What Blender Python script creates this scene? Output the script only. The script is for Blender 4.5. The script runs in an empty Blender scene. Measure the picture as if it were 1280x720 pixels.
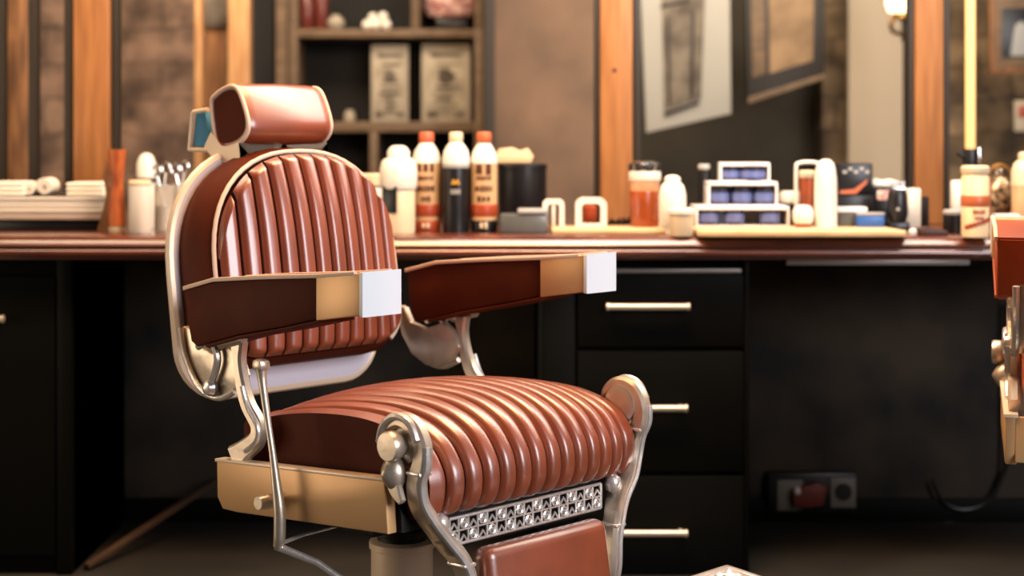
import bpy, bmesh, math, random
from mathutils import Vector, Matrix
random.seed(7)
PI = math.pi
C = bpy.context.scene.collection
F = 2016.0          # focal length in pixels of the 1280 wide frame
HZ = 170.0          # horizon row
EYE = 1.16
CT = 0.8975         # counter top height
COUNTER_Y = 4.2

def X(px, d): return (px - 640) / F * d
def Z(py, d): return EYE - (py - HZ) / F * d
def S(n, d): return n / F * d

# ------------------------------------------------------------------ materials
def s2l(c):
    return tuple(((v / 255) / 12.92 if v / 255 <= 0.04045 else ((v / 255 + 0.055) / 1.055) ** 2.4) for v in c)

def mat(name, rgb, rough=0.5, metal=0.0, coat=0.0, var=0.0, vscale=6.0, bump=0.0, bscale=80.0, spec=0.5, emit=None, estr=0.0,
        trans=0.0, stretch=None, rgb2=None, sheen=0.0, ior=1.45, detail=4.0):
    m = bpy.data.materials.new(name); m.use_nodes = True
    nt = m.node_tree; b = nt.nodes['Principled BSDF']
    col = (*s2l(rgb), 1)
    b.inputs['Base Color'].default_value = col
    b.inputs['Roughness'].default_value = rough
    b.inputs['Metallic'].default_value = metal
    b.inputs['Coat Weight'].default_value = coat
    b.inputs['Coat Roughness'].default_value = 0.25
    b.inputs['Specular IOR Level'].default_value = spec
    b.inputs['Transmission Weight'].default_value = trans
    b.inputs['Sheen Weight'].default_value = sheen
    b.inputs['IOR'].default_value = ior
    if emit:
        b.inputs['Emission Color'].default_value = (*s2l(emit), 1); b.inputs['Emission Strength'].default_value = estr
    tc = nt.nodes.new('ShaderNodeTexCoord')
    mp = nt.nodes.new('ShaderNodeMapping'); nt.links.new(tc.outputs['Object'], mp.inputs['Vector'])
    if stretch: mp.inputs['Scale'].default_value = stretch
    if var or rgb2:
        n = nt.nodes.new('ShaderNodeTexNoise'); n.inputs['Scale'].default_value = vscale; n.inputs['Detail'].default_value = detail
        nt.links.new(mp.outputs['Vector'], n.inputs['Vector'])
        r = nt.nodes.new('ShaderNodeValToRGB')
        r.color_ramp.elements[0].position = 0.36; r.color_ramp.elements[1].position = 0.64
        c2 = s2l(rgb2) if rgb2 else tuple(v * (1 - var) for v in col[:3])
        r.color_ramp.elements[0].color = (*c2, 1); r.color_ramp.elements[1].color = col
        nt.links.new(n.outputs['Fac'], r.inputs['Fac']); nt.links.new(r.outputs['Color'], b.inputs['Base Color'])
    if bump:
        n2 = nt.nodes.new('ShaderNodeTexNoise'); n2.inputs['Scale'].default_value = bscale; n2.inputs['Detail'].default_value = 3
        nt.links.new(mp.outputs['Vector'], n2.inputs['Vector'])
        bp = nt.nodes.new('ShaderNodeBump'); bp.inputs['Strength'].default_value = bump; bp.inputs['Distance'].default_value = 0.004
        nt.links.new(n2.outputs['Fac'], bp.inputs['Height']); nt.links.new(bp.outputs['Normal'], b.inputs['Normal'])
    return m

def stone_mat(name, c1, c2, mortar, scale=3.2):
    m = bpy.data.materials.new(name); m.use_nodes = True
    nt = m.node_tree; b = nt.nodes['Principled BSDF']; b.inputs['Roughness'].default_value = 0.9
    tc = nt.nodes.new('ShaderNodeTexCoord')
    sx = nt.nodes.new('ShaderNodeSeparateXYZ'); cx = nt.nodes.new('ShaderNodeCombineXYZ')
    nt.links.new(tc.outputs['Object'], sx.inputs[0])
    nt.links.new(sx.outputs['X'], cx.inputs['X']); nt.links.new(sx.outputs['Z'], cx.inputs['Y'])
    no = nt.nodes.new('ShaderNodeTexNoise'); no.inputs['Scale'].default_value = 5
    nt.links.new(tc.outputs['Object'], no.inputs['Vector'])
    mx = nt.nodes.new('ShaderNodeMixRGB'); mx.blend_type = 'LINEAR_LIGHT'; mx.inputs['Fac'].default_value = 0.05
    nt.links.new(cx.outputs[0], mx.inputs[1]); nt.links.new(no.outputs['Color'], mx.inputs[2])
    br = nt.nodes.new('ShaderNodeTexBrick'); br.inputs['Scale'].default_value = scale
    br.inputs['Color1'].default_value = (*s2l(c1), 1); br.inputs['Color2'].default_value = (*s2l(c2), 1)
    br.inputs['Mortar'].default_value = (*s2l(mortar), 1); br.inputs['Mortar Size'].default_value = 0.022
    br.inputs['Mortar Smooth'].default_value = 1.0; br.inputs['Brick Width'].default_value = 0.55
    nt.links.new(mx.outputs[0], br.inputs['Vector'])
    n3 = nt.nodes.new('ShaderNodeTexNoise'); n3.inputs['Scale'].default_value = 5.5; n3.inputs['Detail'].default_value = 6
    nt.links.new(tc.outputs['Object'], n3.inputs['Vector'])
    rp = nt.nodes.new('ShaderNodeValToRGB'); rp.color_ramp.elements[0].position = .35; rp.color_ramp.elements[1].position = .7
    rp.color_ramp.elements[0].color = (.30, .28, .27, 1); rp.color_ramp.elements[1].color = (1.5, 1.42, 1.36, 1)
    nt.links.new(n3.outputs['Fac'], rp.inputs['Fac'])
    mu = nt.nodes.new('ShaderNodeMixRGB'); mu.blend_type = 'MULTIPLY'; mu.inputs['Fac'].default_value = 1
    nt.links.new(br.outputs['Color'], mu.inputs[1]); nt.links.new(rp.outputs['Color'], mu.inputs[2])
    nt.links.new(mu.outputs[0], b.inputs['Base Color'])
    bp = nt.nodes.new('ShaderNodeBump'); bp.inputs['Strength'].default_value = 0.7; bp.inputs['Distance'].default_value = 0.03
    nt.links.new(n3.outputs['Fac'], bp.inputs['Height']); nt.links.new(bp.outputs['Normal'], b.inputs['Normal'])
    return m

LEATHER = mat('leather', (134, 62, 34), 0.42, coat=1.0, var=0.22, vscale=14, bump=0.08, bscale=260, spec=0.9)
LEATHER_SHADED = mat('leather_shaded', (86, 36, 18), 0.6, var=0.2, vscale=9, bump=0.1, bscale=220, spec=0.08)  # same leather with the shade of the side faces put into its colour
LEATHER_TAN = mat('leather_second_chair', (160, 72, 36), 0.42, var=0.15, vscale=9, bump=0.1, bscale=220, spec=0.4)
GROOVE_SHADE = mat('groove_shade', (44, 20, 13), 0.8, spec=0.2)  # shade painted as dark colour along the flute groove bottoms
PIPING = mat('piping_cream', (226, 198, 176), 0.5)
METAL = mat('aged_nickel', (206, 192, 174), 0.38, metal=0.75, var=0.15, vscale=30, bump=0.12, bscale=60)
METAL_LT = mat('bright_nickel', (232, 226, 220), 0.28, metal=0.7, var=0.1, vscale=40, bump=0.2, bscale=90)
TANPLATE = mat('champagne_plate', (206, 164, 116), 0.42, metal=0.35, var=0.04, vscale=5)
ENAMEL = mat('white_enamel', (226, 232, 238), 0.3, coat=0.3)
SHELLGREY = mat('grey_enamel', (200, 196, 208), 0.35, coat=0.2)
CREAMTRIM = mat('cream_trim', (232, 210, 184), 0.35, metal=0.2)
BLACKMETAL = mat('black_metal', (22, 20, 18), 0.5, metal=0.3)
CABINET = mat('cabinet_black', (9, 10, 8), 0.55, var=0.25, vscale=3, spec=0.1)
CABDARK = mat('cabinet_gap', (6, 6, 6), 0.8, spec=0.1)
COUNTER = mat('counter_mahogany', (92, 46, 32), 0.2, coat=1.0, var=0.45, vscale=3.5, stretch=(1, 12, 12), spec=0.6)
GRUNGE = mat('grungy_plaster', (54, 45, 33), 0.85, rgb2=(20, 18, 14), vscale=4.5, bump=0.3, bscale=14, detail=8)
FLOORM = mat('dark_concrete', (44, 42, 38), 0.6, var=0.4, vscale=3)
PILLAR = mat('orange_pine', (152, 102, 56), 0.5, rgb2=(130, 84, 44), vscale=5, stretch=(9, 9, .8), bump=0.08, bscale=30)
OLDWOOD = mat('old_wood', (140, 96, 58), 0.6, rgb2=(92, 60, 36), vscale=6, stretch=(7, 7, 1))
LIGHTWOOD = mat('light_wood', (186, 142, 94), 0.55, rgb2=(160, 114, 70), vscale=6, stretch=(9, 9, 1))
SHELFWOOD = mat('shelf_wood', (114, 92, 68), 0.6, rgb2=(92, 72, 52), vscale=7, stretch=(2, 8, 8))
BLACKFRAME = mat('black_frame', (36, 30, 22), 0.5)
DARKWALL = mat('dark_wall', (66, 58, 45), 0.8, rgb2=(50, 44, 34), vscale=3, bump=.2, bscale=9)
NIGHTWALL = mat('black_wall', (26, 24, 21), 0.85, var=.3)
BROWNPANEL = mat('brown_panel', (126, 98, 76), 0.6, rgb2=(96, 74, 56), vscale=2.6, bump=.35, bscale=7)
CREAMPANEL = mat('cream_panel', (176, 160, 138), 0.7, var=.06, vscale=2)
STONE = stone_mat('stone_wall', (158, 130, 110), (118, 96, 82), (104, 86, 72), 1.5)
STONE2 = stone_mat('stone_wall_olive', (142, 120, 92), (106, 90, 68), (88, 74, 56), 1.7)
WHITEP = mat('white_plastic', (216, 211, 200), 0.4)
CREAMP = mat('cream_plastic', (208, 190, 158), 0.4)
TANLABEL = mat('tan_label', (220, 176, 122), 0.55)
REDBROWN = mat('red_brown_plastic', (142, 58, 28), 0.4)
ORANGECAP = mat('orange_cap', (168, 88, 50), 0.4)
INK = mat('brown_ink', (70, 36, 20), 0.7)
BLACKP = mat('black_plastic', (16, 17, 20), 0.35)
GREYINK = mat('grey_ink', (150, 150, 148), 0.6)
GOLD = mat('gold_ink', (200, 150, 60), 0.4, metal=.4)
NAVY = mat('navy_glass', (34, 44, 84), 0.15, coat=.6)
LILAC = mat('lilac_label', (84, 96, 142), 0.3, coat=.3)
ACRYL = mat('frosted_acrylic', (226, 222, 222), 0.3)
AMBER = mat('amber_liquid', (152, 72, 34), 0.2, coat=.5, var=.3, vscale=20)
CLEARISH = mat('clear_glass', (236, 232, 222), 0.08, trans=0.75, ior=1.4)
STEEL = mat('polished_steel', (210, 208, 204), 0.22, metal=1.0)
BOARD = mat('maple_board', (206, 178, 136), 0.5, rgb2=(186, 156, 112), vscale=5, stretch=(2, 12, 12))
TOWEL = mat('white_towel', (236, 228, 214), 0.95, bump=.4, bscale=120)
BRASS = mat('brass', (190, 140, 70), 0.3, metal=.9)
SMOKE = mat('smoky_plastic', (92, 96, 94), 0.25, var=.3, vscale=8)
BLUEP = mat('blue_paper', (62, 140, 184), 0.7, var=.15, vscale=20)
BLUEITEM = mat('blue_plastic', (40, 84, 150), 0.4)
PAPER = mat('cream_paper', (166, 155, 136), 0.8, var=.08, vscale=6)
PRINTP = mat('print_paper', (176, 164, 142), .8, rgb2=(138, 128, 110), vscale=12)
SKETCH = mat('graphite_sketch', (120, 110, 96), 0.85, rgb2=(74, 66, 58), vscale=9)
PHOTO = mat('faded_photo', (150, 122, 90), 0.7, rgb2=(104, 82, 60), vscale=5)
PINK = mat('pink_white', (226, 190, 178), 0.6, rgb2=(150, 90, 84), vscale=40)
GLOW = mat('lamp_glass', (255, 236, 200), 0.4, emit=(255, 228, 180), estr=3.0)
TUBEGLOW = mat('lamp_tube', (214, 170, 110), 0.4, emit=(255, 204, 134), estr=0.35)
DARKRED = mat('dark_red_glass', (96, 44, 36), 0.3)
SOCKETW = mat('socket_plate', (112, 108, 96), 0.5)
REDPLUG = mat('red_plug', (112, 46, 34), 0.5)
TRIMLINE = mat('grey_edge', (128, 126, 122), 0.35, metal=.5)

# ------------------------------------------------------------------ mesh helpers
def obj(name, bm, m, parent=None, sharp=40, flip=True):
    if flip: bmesh.ops.recalc_face_normals(bm, faces=bm.faces)
    me = bpy.data.meshes.new(name)
    for f in bm.faces: f.smooth = True
    bm.to_mesh(me); bm.free()
    me.set_sharp_from_angle(angle=math.radians(sharp))
    if isinstance(m, (list, tuple)):
        for q in m: me.materials.append(q)
    else: me.materials.append(m)
    o = bpy.data.objects.new(name, me); C.objects.link(o)
    if parent is not None: o.parent = parent
    return o

def thing(name, label, cat, loc=(0, 0, 0), rz=0, group=None):
    o = bpy.data.objects.new(name, None); C.objects.link(o)
    o.empty_display_size = .05
    o.location = loc; o.rotation_euler = (0, 0, rz); o['label'] = label; o['category'] = cat
    if group: o['group'] = group
    return o

def tag(o, label, cat, group=None):
    o['label'] = label; o['category'] = cat
    if group: o['group'] = group
    return o

def struct(name, bm, m):
    o = obj(name, bm, m); o['kind'] = 'structure'; return o

def new(): return bmesh.new()

def merge(bm, other):
    me = bpy.data.meshes.new('t'); other.to_mesh(me); other.free(); bm.from_mesh(me); bpy.data.meshes.remove(me)

def box(bm, c, s, bev=0.0, rot=None, seg=2):
    t = bmesh.new()
    bmesh.ops.create_cube(t, size=1)
    bmesh.ops.scale(t, vec=s, verts=t.verts)
    if bev: bmesh.ops.bevel(t, geom=t.edges[:], offset=min(bev, min(s) * .49), segments=seg, profile=.5, affect='EDGES')
    if rot is not None: bmesh.ops.rotate(t, cent=(0, 0, 0), matrix=rot, verts=t.verts)
    bmesh.ops.translate(t, vec=c, verts=t.verts)
    merge(bm, t)

def boxr(bm, x0, x1, y0, y1, z0, z1, bev=0.0, seg=2):
    box(bm, ((x0 + x1) / 2, (y0 + y1) / 2, (z0 + z1) / 2), (abs(x1 - x0), abs(y1 - y0), abs(z1 - z0)), bev, None, seg)

def prism(bm, pts, a0, a1, axis='y', bev=0.0, seg=2):
    """outline pts=(a,b) extruded along an axis: 'y' -> (x,z) outline, 'z' -> (x,y) outline"""
    t = bmesh.new()
    mk = (lambda a, b, c: (a, c, b)) if axis == 'y' else (lambda a, b, c: (a, b, c))
    v0 = [t.verts.new(mk(a, b, a0)) for a, b in pts]; v1 = [t.verts.new(mk(a, b, a1)) for a, b in pts]
    n = len(pts)
    f0 = t.faces.new(v0); f1 = t.faces.new(v1[::-1])
    for i in range(n): t.faces.new((v0[i], v1[i], v1[(i + 1) % n], v0[(i + 1) % n]))
    bmesh.ops.recalc_face_normals(t, faces=t.faces)
    if bev:
        es = set(f0.edges[:] + f1.edges[:])
        bmesh.ops.bevel(t, geom=list(es), offset=bev, segments=seg, profile=.5, affect='EDGES')
    merge(bm, t)

def cr(pts, n=8, closed=False):
    """Catmull-Rom through tuples of any length"""
    P = [tuple(p) for p in pts]; out = []; m = len(P)
    rng = range(m) if closed else range(m - 1)
    for i in rng:
        if closed: a, b, c, d = P[i - 1], P[i], P[(i + 1) % m], P[(i + 2) % m]
        else: a, b, c, d = P[max(i - 1, 0)], P[i], P[i + 1], P[min(i + 2, m - 1)]
        for k in range(n):
            t = k / n
            out.append(tuple(.5 * ((2 * b[j]) + (-a[j] + c[j]) * t + (2 * a[j] - 5 * b[j] + 4 * c[j] - d[j]) * t * t + (-a[j] + 3 * b[j] - 3 * c[j] + d[j]) * t ** 3) for j in range(len(b))))
    if not closed: out.append(P[-1])
    return out

def tube(bm, pts, r, seg=10, closed=False):
    P = [Vector(p) for p in pts]; n = len(P)
    R = r if isinstance(r, (list, tuple)) else [r] * n
    rings = []; up = None
    for i in range(n):
        if closed: t = (P[(i + 1) % n] - P[i - 1])
        else: t = P[min(i + 1, n - 1)] - P[max(i - 1, 0)]
        t.normalize()
        if up is None:
            up = Vector((0, 0, 1)) if abs(t.z) < .9 else Vector((1, 0, 0))
        a = (up - t * up.dot(t)).normalized(); b = t.cross(a); up = a
        rings.append([bm.verts.new(P[i] + (a * math.cos(2 * PI * k / seg) + b * math.sin(2 * PI * k / seg)) * R[i]) for k in range(seg)])
    for i in range(n if closed else n - 1):
        q, w = rings[i], rings[(i + 1) % n]
        for k in range(seg): bm.faces.new((q[k], q[(k + 1) % seg], w[(k + 1) % seg], w[k]))
    if not closed:
        bm.faces.new(rings[0][::-1]); bm.faces.new(rings[-1])

def lathe(bm, prof, c=(0, 0, 0), seg=28, axis='z', sx=1.0, sy=1.0):
    """prof=[(r,h)...]; closed at both ends"""
    def mk(r, h, a):
        x, y = r * math.cos(a) * sx, r * math.sin(a) * sy
        if axis == 'z': return (c[0] + x, c[1] + y, c[2] + h)
        if axis == 'y': return (c[0] + x, c[1] + h, c[2] + y)
        return (c[0] + h, c[1] + x, c[2] + y)
    rings = []
    for r, h in prof: rings.append([bm.verts.new(mk(max(r, 1e-4), h, 2 * PI * k / seg)) for k in range(seg)])
    for q, w in zip(rings, rings[1:]):
        for k in range(seg): bm.faces.new((q[k], q[(k + 1) % seg], w[(k + 1) % seg], w[k]))
    bm.faces.new(rings[0][::-1]); bm.faces.new(rings[-1])

def ribbon(bm, path, thick, n=7, bev=.22):
    """path=[(u,v,z,width)]: flat cast bar whose width lies in the u-z plane and thickness along v"""
    P = cr(path, n); rings = []
    for i, p in enumerate(P):
        a = P[max(i - 1, 0)]; b = P[min(i + 1, len(P) - 1)]
        t = Vector((b[0] - a[0], 0, b[2] - a[2])).normalized(); nn = Vector((-t.z, 0, t.x))
        w = p[3] / 2; h = thick / 2; e = thick * bev
        cs = [(w, h - e), (w - e, h), (-w + e, h), (-w, h - e), (-w, -h + e), (-w + e, -h), (w - e, -h), (w, -h + e)]
        rings.append([bm.verts.new(Vector((p[0], p[1], p[2])) + nn * q + Vector((0, 1, 0)) * s) for q, s in cs])
    for q, w_ in zip(rings, rings[1:]):
        for k in range(8): bm.faces.new((q[k], q[(k + 1) % 8], w_[(k + 1) % 8], w_[k]))
    bm.faces.new(rings[0][::-1]); bm.faces.new(rings[-1])

# ------------------------------------------------------------------ barber chair
# chair frame: u forward, v to the chair's left, z up. PX turns a photo measurement on a plane of constant v into (u, z)
HX, HY = -.026, 3.043; FX, FY = .719, -.695
def PX(px, py, v=-.338):
    k = (px - 640) / F
    u = (k * (HY + .719 * v) - HX - .695 * v) / (FX - FY * k)
    y = HY + .719 * v + FY * u
    return (u, EYE - (py - HZ) / F * y)

OFF = .27    # pedestal centre is at u = -.27

def make_chair(label, loc, rz, lift=0.0, leather=LEATHER, dark=LEATHER_SHADED, pitch=0.0):
    root = thing('barber_chair', label, 'barber chair', loc, rz)
    def part(name, bm, m, parent=None, sharp=40, dz=lift):
        bmesh.ops.translate(bm, vec=(OFF, 0, dz), verts=bm.verts)
        if pitch and name not in ('base', 'column', 'turntable'): bmesh.ops.rotate(bm, cent=(0, 0, .5), matrix=Matrix.Rotation(pitch, 3, 'Y'), verts=bm.verts)
        return obj(name, bm, m, parent or root, sharp)
    # --- pedestal
    bm = new()
    lathe(bm, [(.30, 0), (.30, .015), (.285, .03), (.18, .05), (.11, .075), (.085, .11), (.075, .16), (.072, .2)], (-.27, 0, 0), 40)
    part('base', bm, METAL, dz=0)
    bm = new()
    lathe(bm, [(.058, .18), (.062, .19), (.062, .335 + lift), (.066, .338 + lift), (.066, .35 + lift), (.06, .354 + lift)], (-.27, 0, 0), 36)
    part('column', bm, CREAMTRIM, dz=0)
    bm = new()
    lathe(bm, [(.05, .35), (.05, .362), (.058, .365), (.058, .378), (.045, .382), (.045, .40), (.13, .405), (.14, .42), (.14, .45)], (-.27, 0, 0), 36)
    boxr(bm, -.40, -.08, -.24, .24, .43, .445, .004)
    part('turntable', bm, BLACKMETAL)
    # --- seat frame: two side plates, rear plate, dark pan
    def bandz(u): return .53 + (u + .454) * .0696
    bm = new()
    for s in (-1, 1):
        pts = [(-.454, bandz(-.454)), (.035, bandz(.035)), (.04, bandz(.04) - .03), (.045, bandz(.045) - .092), (-.39, bandz(-.39) - .0945), (-.435, bandz(-.435) - .092), (-.452, bandz(-.45) - .07)]
        prism(bm, pts, s * .318, s * .296, 'y', .003)
    box(bm, (-.446, 0, .487), (.018, .60, .085), .003)
    part('seat_frame', bm, TANPLATE)
    for s in (-1, 1):
        bm = new()
        prism(bm, [(-.457, bandz(-.457) - .002), (.034, bandz(.034) - .002), (.034, bandz(.034) + .004), (-.457, bandz(-.457) + .004)], s * .3205, s * .294, 'y', .0015)
        part('frame_trim', bm, CREAMTRIM)
    bm = new()
    prism(bm, [(-.43, .525), (.02, .56), (.05, .50), (.05, .47), (-.40, .445), (-.43, .46)], -.29, .29, 'y', .005)
    part('seat_pan', bm, BLACKMETAL)
    # --- seat cushion
    NF, SW = 14, .275
    prof = cr([(-.41, .535), (-.42, .60), (-.39, .635), (-.31, .660), (-.19, .678), (-.07, .683), (.02, .670), (.082, .642), (.118, .60), (.130, .56), (.124, .525), (.10, .503), (.05, .497)], 6)
    bm = new(); cols = []; NV = NF * 16
    L = len(prof)
    for i in range(NV + 1):
        v = -SW + 2 * SW * i / NV
        f = (i / 16) % 1.0
        fl = max(0, 1 - abs(2 * f - 1) ** 3.6) ** .55 * .028
        if i < 8 or i > NV - 8: fl = .028
        e = abs(v) / SW
        col = []
        for j, (u, z) in enumerate(prof):
            a = prof[max(j - 1, 0)]; b = prof[min(j + 1, L - 1)]
            t = Vector((b[0] - a[0], b[1] - a[1])).normalized(); nx, nz = -t.y, t.x
            fade = min(1, max(0, (j - 8) / 18)); topness = max(0, nz)
            dz = -.034 * e ** 2 * topness * (1 if u > -.4 else .6)
            du = -.028 * e ** 2.5 * max(0, nx) if u > -.2 else 0
            k = (fl - .028) * fade + .004
            col.append(bm.verts.new((u + nx * k + du, v, z + nz * k + dz)))
        cols.append(col)
    for i, (a, b) in enumerate(zip(cols, cols[1:])):
        for j in range(L - 1):
            fc = bm.faces.new((a[j], b[j], b[j + 1], a[j + 1]))
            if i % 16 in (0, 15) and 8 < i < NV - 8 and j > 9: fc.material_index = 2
    fs = [bm.faces.new(cols[0]), bm.faces.new(cols[-1][::-1])]
    bm.faces.new([c[0] for c in cols] + [c[-1] for c in cols][::-1])
    for q in fs: q.material_index = 1
    part('seat', bm, [leather, dark, GROOVE_SHADE], sharp=70)
    # --- backrest
    TH = math.radians(9)
    def B(s, v, d): return (-.535 - math.sin(TH) * s + math.cos(TH) * d, v, .70 + math.cos(TH) * s + math.sin(TH) * d)
    HW, SC = .242, .195
    def outline(k, low=0.0, n=26, cr_=.08):
        hw = HW + k; pts = []
        for i in range(n + 1):
            a = PI * i / n; ca = math.cos(a) if 0 < i < n else (1.0 if i == 0 else -1.0); pts.append((hw * math.copysign(abs(ca) ** .86, ca), SC + (.238 + k) * abs(math.sin(a)) ** .86))
        lo = low - k; r = cr_
        for i in range(9):
            a = PI + PI / 2 * i / 8; pts.append((-hw + r + r * math.cos(a), lo + r + r * math.sin(a)))
        for i in range(9):
            a = 1.5 * PI + PI / 2 * i / 8; pts.append((hw - r + r * math.cos(a), lo + r + r * math.sin(a)))
        return pts   # (v,s)
    NB, W = 11, HW - .008
    bm = new(); cols = []; NV = NB * 16; NS = 44
    for i in range(NV + 1):
        v = -W + 2 * W * i / NV
        vv = min(abs(v), W * .9985)
        st = SC + .230 * max(0, 1 - (vv / W) ** 2.326) ** .43; r = .075
        sb = .006 + (r - math.sqrt(max(0, r * r - (vv - (W - r)) ** 2)) if vv > W - r else 0)
        f = (i / 16) % 1.0
        fl = max(0, 1 - abs(2 * f - 1) ** 3.6) ** .55
        if i < 8 or i > NV - 8: fl = 1
        col = []
        for j in range(NS + 1):
            q = j / NS; q = (1 - math.cos(PI * q)) / 2
            s = sb + (st - sb) * q
            dist = min(st - s, s - sb) ; dist = min(dist, (W - abs(v)) * 1.0 + .004)
            ed = min(1, max(0, dist / .014)); ed = math.sin(ed * PI / 2)
            dome = .040 * (1 - (abs(v) / W) ** 2.2) * max(0, 1 - (abs(s - .2) / .26) ** 2.4) + .006 * ed
            col.append(bm.verts.new(B(s, v, dome + .027 * (fl - 1) * min(1, max(0, dist / .008)) + .014 * ed)))
        cols.append(col)
    for i, (a, b) in enumerate(zip(cols, cols[1:])):
        for j in range(NS):
            fc = bm.faces.new((a[j], b[j], b[j + 1], a[j + 1]))
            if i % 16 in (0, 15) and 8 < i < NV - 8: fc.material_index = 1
    bmesh.ops.remove_doubles(bm, verts=bm.verts, dist=.0004)
    part('backrest', bm, [leather, GROOVE_SHADE], sharp=70)
    # boxed side of the back cushion
    bm = new(); rings = []
    for k, d in ((-.008, -.012), (-.002, 0.0), (.012, -.03), (.016, -.07), (.010, -.105), (.004, -.118)):
        rings.append([bm.verts.new(B(s, v, d)) for v, s in outline(k)])
    n = len(rings[0])
    for a, b in zip(rings, rings[1:]):
        for k in range(n): bm.faces.new((a[k], a[(k + 1) % n], b[(k + 1) % n], b[k]))
    bm.faces.new(rings[0]); bm.faces.new(rings[-1][::-1])
    bmesh.ops.recalc_face_normals(bm, faces=bm.faces)
    part('back_boxing', bm, dark)
    bm = new(); oo = outline(.0); tube(bm, [B(s, v, .000) for v, s in oo[-6:] + oo[:33]], .0048, 8)
    part('back_piping', bm, PIPING)
    # metal shell behind it, with rolled rim
    bm = new(); rings = []
    for k, d in ((.0, -.112), (.022, -.112), (.026, -.125), (.022, -.142), (-.06, -.168), (-.15, -.178)):
        low = -.040 if k > -.05 else -.0
        rings.append([bm.verts.new(B(s, v, d)) for v, s in outline(k, low, cr_=.10 if k > -.05 else .06)])
    for a, b in zip(rings, rings[1:]):
        for k in range(n): bm.faces.new((a[k], a[(k + 1) % n], b[(k + 1) % n], b[k]))
    bm.faces.new(rings[0]); bm.faces.new(rings[-1][::-1])
    part('back_shell', bm, SHELLGREY)
    bm = new(); tube(bm, [B(s, v, -.122) for v, s in outline(.022, -.040, cr_=.10)], .011, 8, True)
    part('shell_rim', bm, CREAMTRIM)
    # --- headrest
    hp = [PX(257, 128, -.125), PX(262, 117, -.125), PX(276, 107, -.125), PX(288, 106, -.125), PX(296, 118, -.125), PX(305, 149, -.125), PX(304, 168, -.125), PX(292, 182, -.125), PX(271, 187, -.125), PX(262, 172, -.125)]
    hc = (sum(p[0] for p in hp) / len(hp), sum(p[1] for p in hp) / len(hp))
    hs = cr(hp, 4, True)
    bm = new(); rings = []
    for v, k in ((-.113, .82), (-.113, .92), (-.107, .98), (-.09, 1.02), (0, 1.05), (.09, 1.02), (.107, .98), (.113, .92), (.113, .82)):
        rings.append([bm.verts.new((hc[0] + (u - hc[0]) * k, v, hc[1] + (z - hc[1]) * k)) for u, z in hs])
    n = len(hs)
    for a, b in zip(rings, rings[1:]):
        for k in range(n): bm.faces.new((a[k], a[(k + 1) % n], b[(k + 1) % n], b[k]))
    f1 = bm.faces.new(rings[0]); f2 = bm.faces.new(rings[-1][::-1]); f1.material_index = f2.material_index = 1
    hr = part('headrest', bm, [leather, dark], sharp=50)
    for s in (-1, 1):
        bm = new(); tube(bm, [(hc[0] + (u - hc[0]) * .945, s * .112, hc[1] + (z - hc[1]) * .945) for u, z in hs], .0045, 8, True)
        part('headrest_piping', bm, PIPING, hr)
    bm = new()   # cradle under the pillow
    cz = [PX(264, 183, -.1), PX(280, 188, -.1), PX(300, 180, -.1), PX(305, 165, -.1), PX(300, 178, -.1), PX(284, 180, -.1)]
    ribbon(bm, [(hc[0] - .07, -.06, hc[1] - .052, .012), (hc[0] - .02, -.06, hc[1] - .086, .014), (hc[0] + .045, -.06, hc[1] - .080, .012)], .12)
    ribbon(bm, [(hc[0] - .07, .06, hc[1] - .052, .012), (hc[0] - .02, .06, hc[1] - .086, .014), (hc[0] + .045, .06, hc[1] - .080, .012)], .12)
    box(bm, (hc[0] - .055, 0, hc[1] - .13), (.02, .06, .14), .006)
    box(bm, (hc[0] - .03, 0, hc[1] - .096), (.07, .19, .022), .008)
    part('headrest_bracket', bm, CREAMTRIM)
    bm = new()
    prism(bm, [PX(246, 141, -.1), PX(258, 139, -.1), PX(266, 183, -.1), PX(243, 184, -.1)], -.105, .105, 'y', .006)
    pr = part('paper_roll', bm, BLUEP)
    for sd in (-1, 1):
     bm = new()
     for a, b in (((240, 141), (236, 188)), ((241, 140), (259, 137)), ((237, 187), (265, 188))):
        pa, pb = PX(*a, -.11), PX(*b, -.11)
        tube(bm, [(pa[0], sd * .108, pa[1]), (pb[0], sd * .108, pb[1])], .005, 8)
     part('paper_clip', bm, CREAMTRIM, pr)
    # --- arms
    aout = [(-.536, .858), (-.44, .880), (-.30, .893), (-.125, .9065), (-.125, .831), (-.24, .806), (-.361, .783), (-.464, .757), (-.500, .748), (-.518, .757), (-.532, .80)]
    for s in (-1, 1):
        bm = new()
        prism(bm, aout, s * .334, s * .254, 'y', .006)
        arm = part('arm_pad', bm, dark)
        top = [(-.538, .856), (-.44, .879), (-.30, .892), (-.125, .9055), (-.02, .917), (-.02, .9235), (-.125, .913), (-.30, .900), (-.44, .887), (-.538, .864)]
        for va, vb in ((.339, .331), (.257, .249)):
            bm = new(); prism(bm, top, s * va, s * vb, 'y', .0015); part('arm_trim', bm, PIPING, arm)
        bm = new(); prism(bm, [(-.532, .859), (-.44, .881), (-.30, .894), (-.125, .907), (-.125, .911), (-.30, .898), (-.44, .885), (-.532, .863)], s * .332, s * .256, 'y', .001)
        part('arm_top', bm, leather, arm)
        bm = new()
        bot = [(-.12, .831), (-.24, .805), (-.361, .782), (-.464, .756), (-.464, .750), (-.361, .776), (-.24, .799), (-.12, .825)]
        prism(bm, bot, s * .337, s * .251, 'y', .0015)
        part('arm_underside', bm, dark, arm)
        bm = new()
        prism(bm, [(-.126, .908), (-.006, .921), (-.006, .848), (-.126, .829)], s * .338, s * .250, 'y', .003)
        part('arm_cap', bm, TANPLATE, arm)
        bm = new()
        prism(bm, [(-.006, .923), (.004, .924), (.004, .845), (-.006, .845)], s * .340, s * .248, 'y', .0025)
        part('arm_end_plate', bm, ENAMEL, arm)
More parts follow.
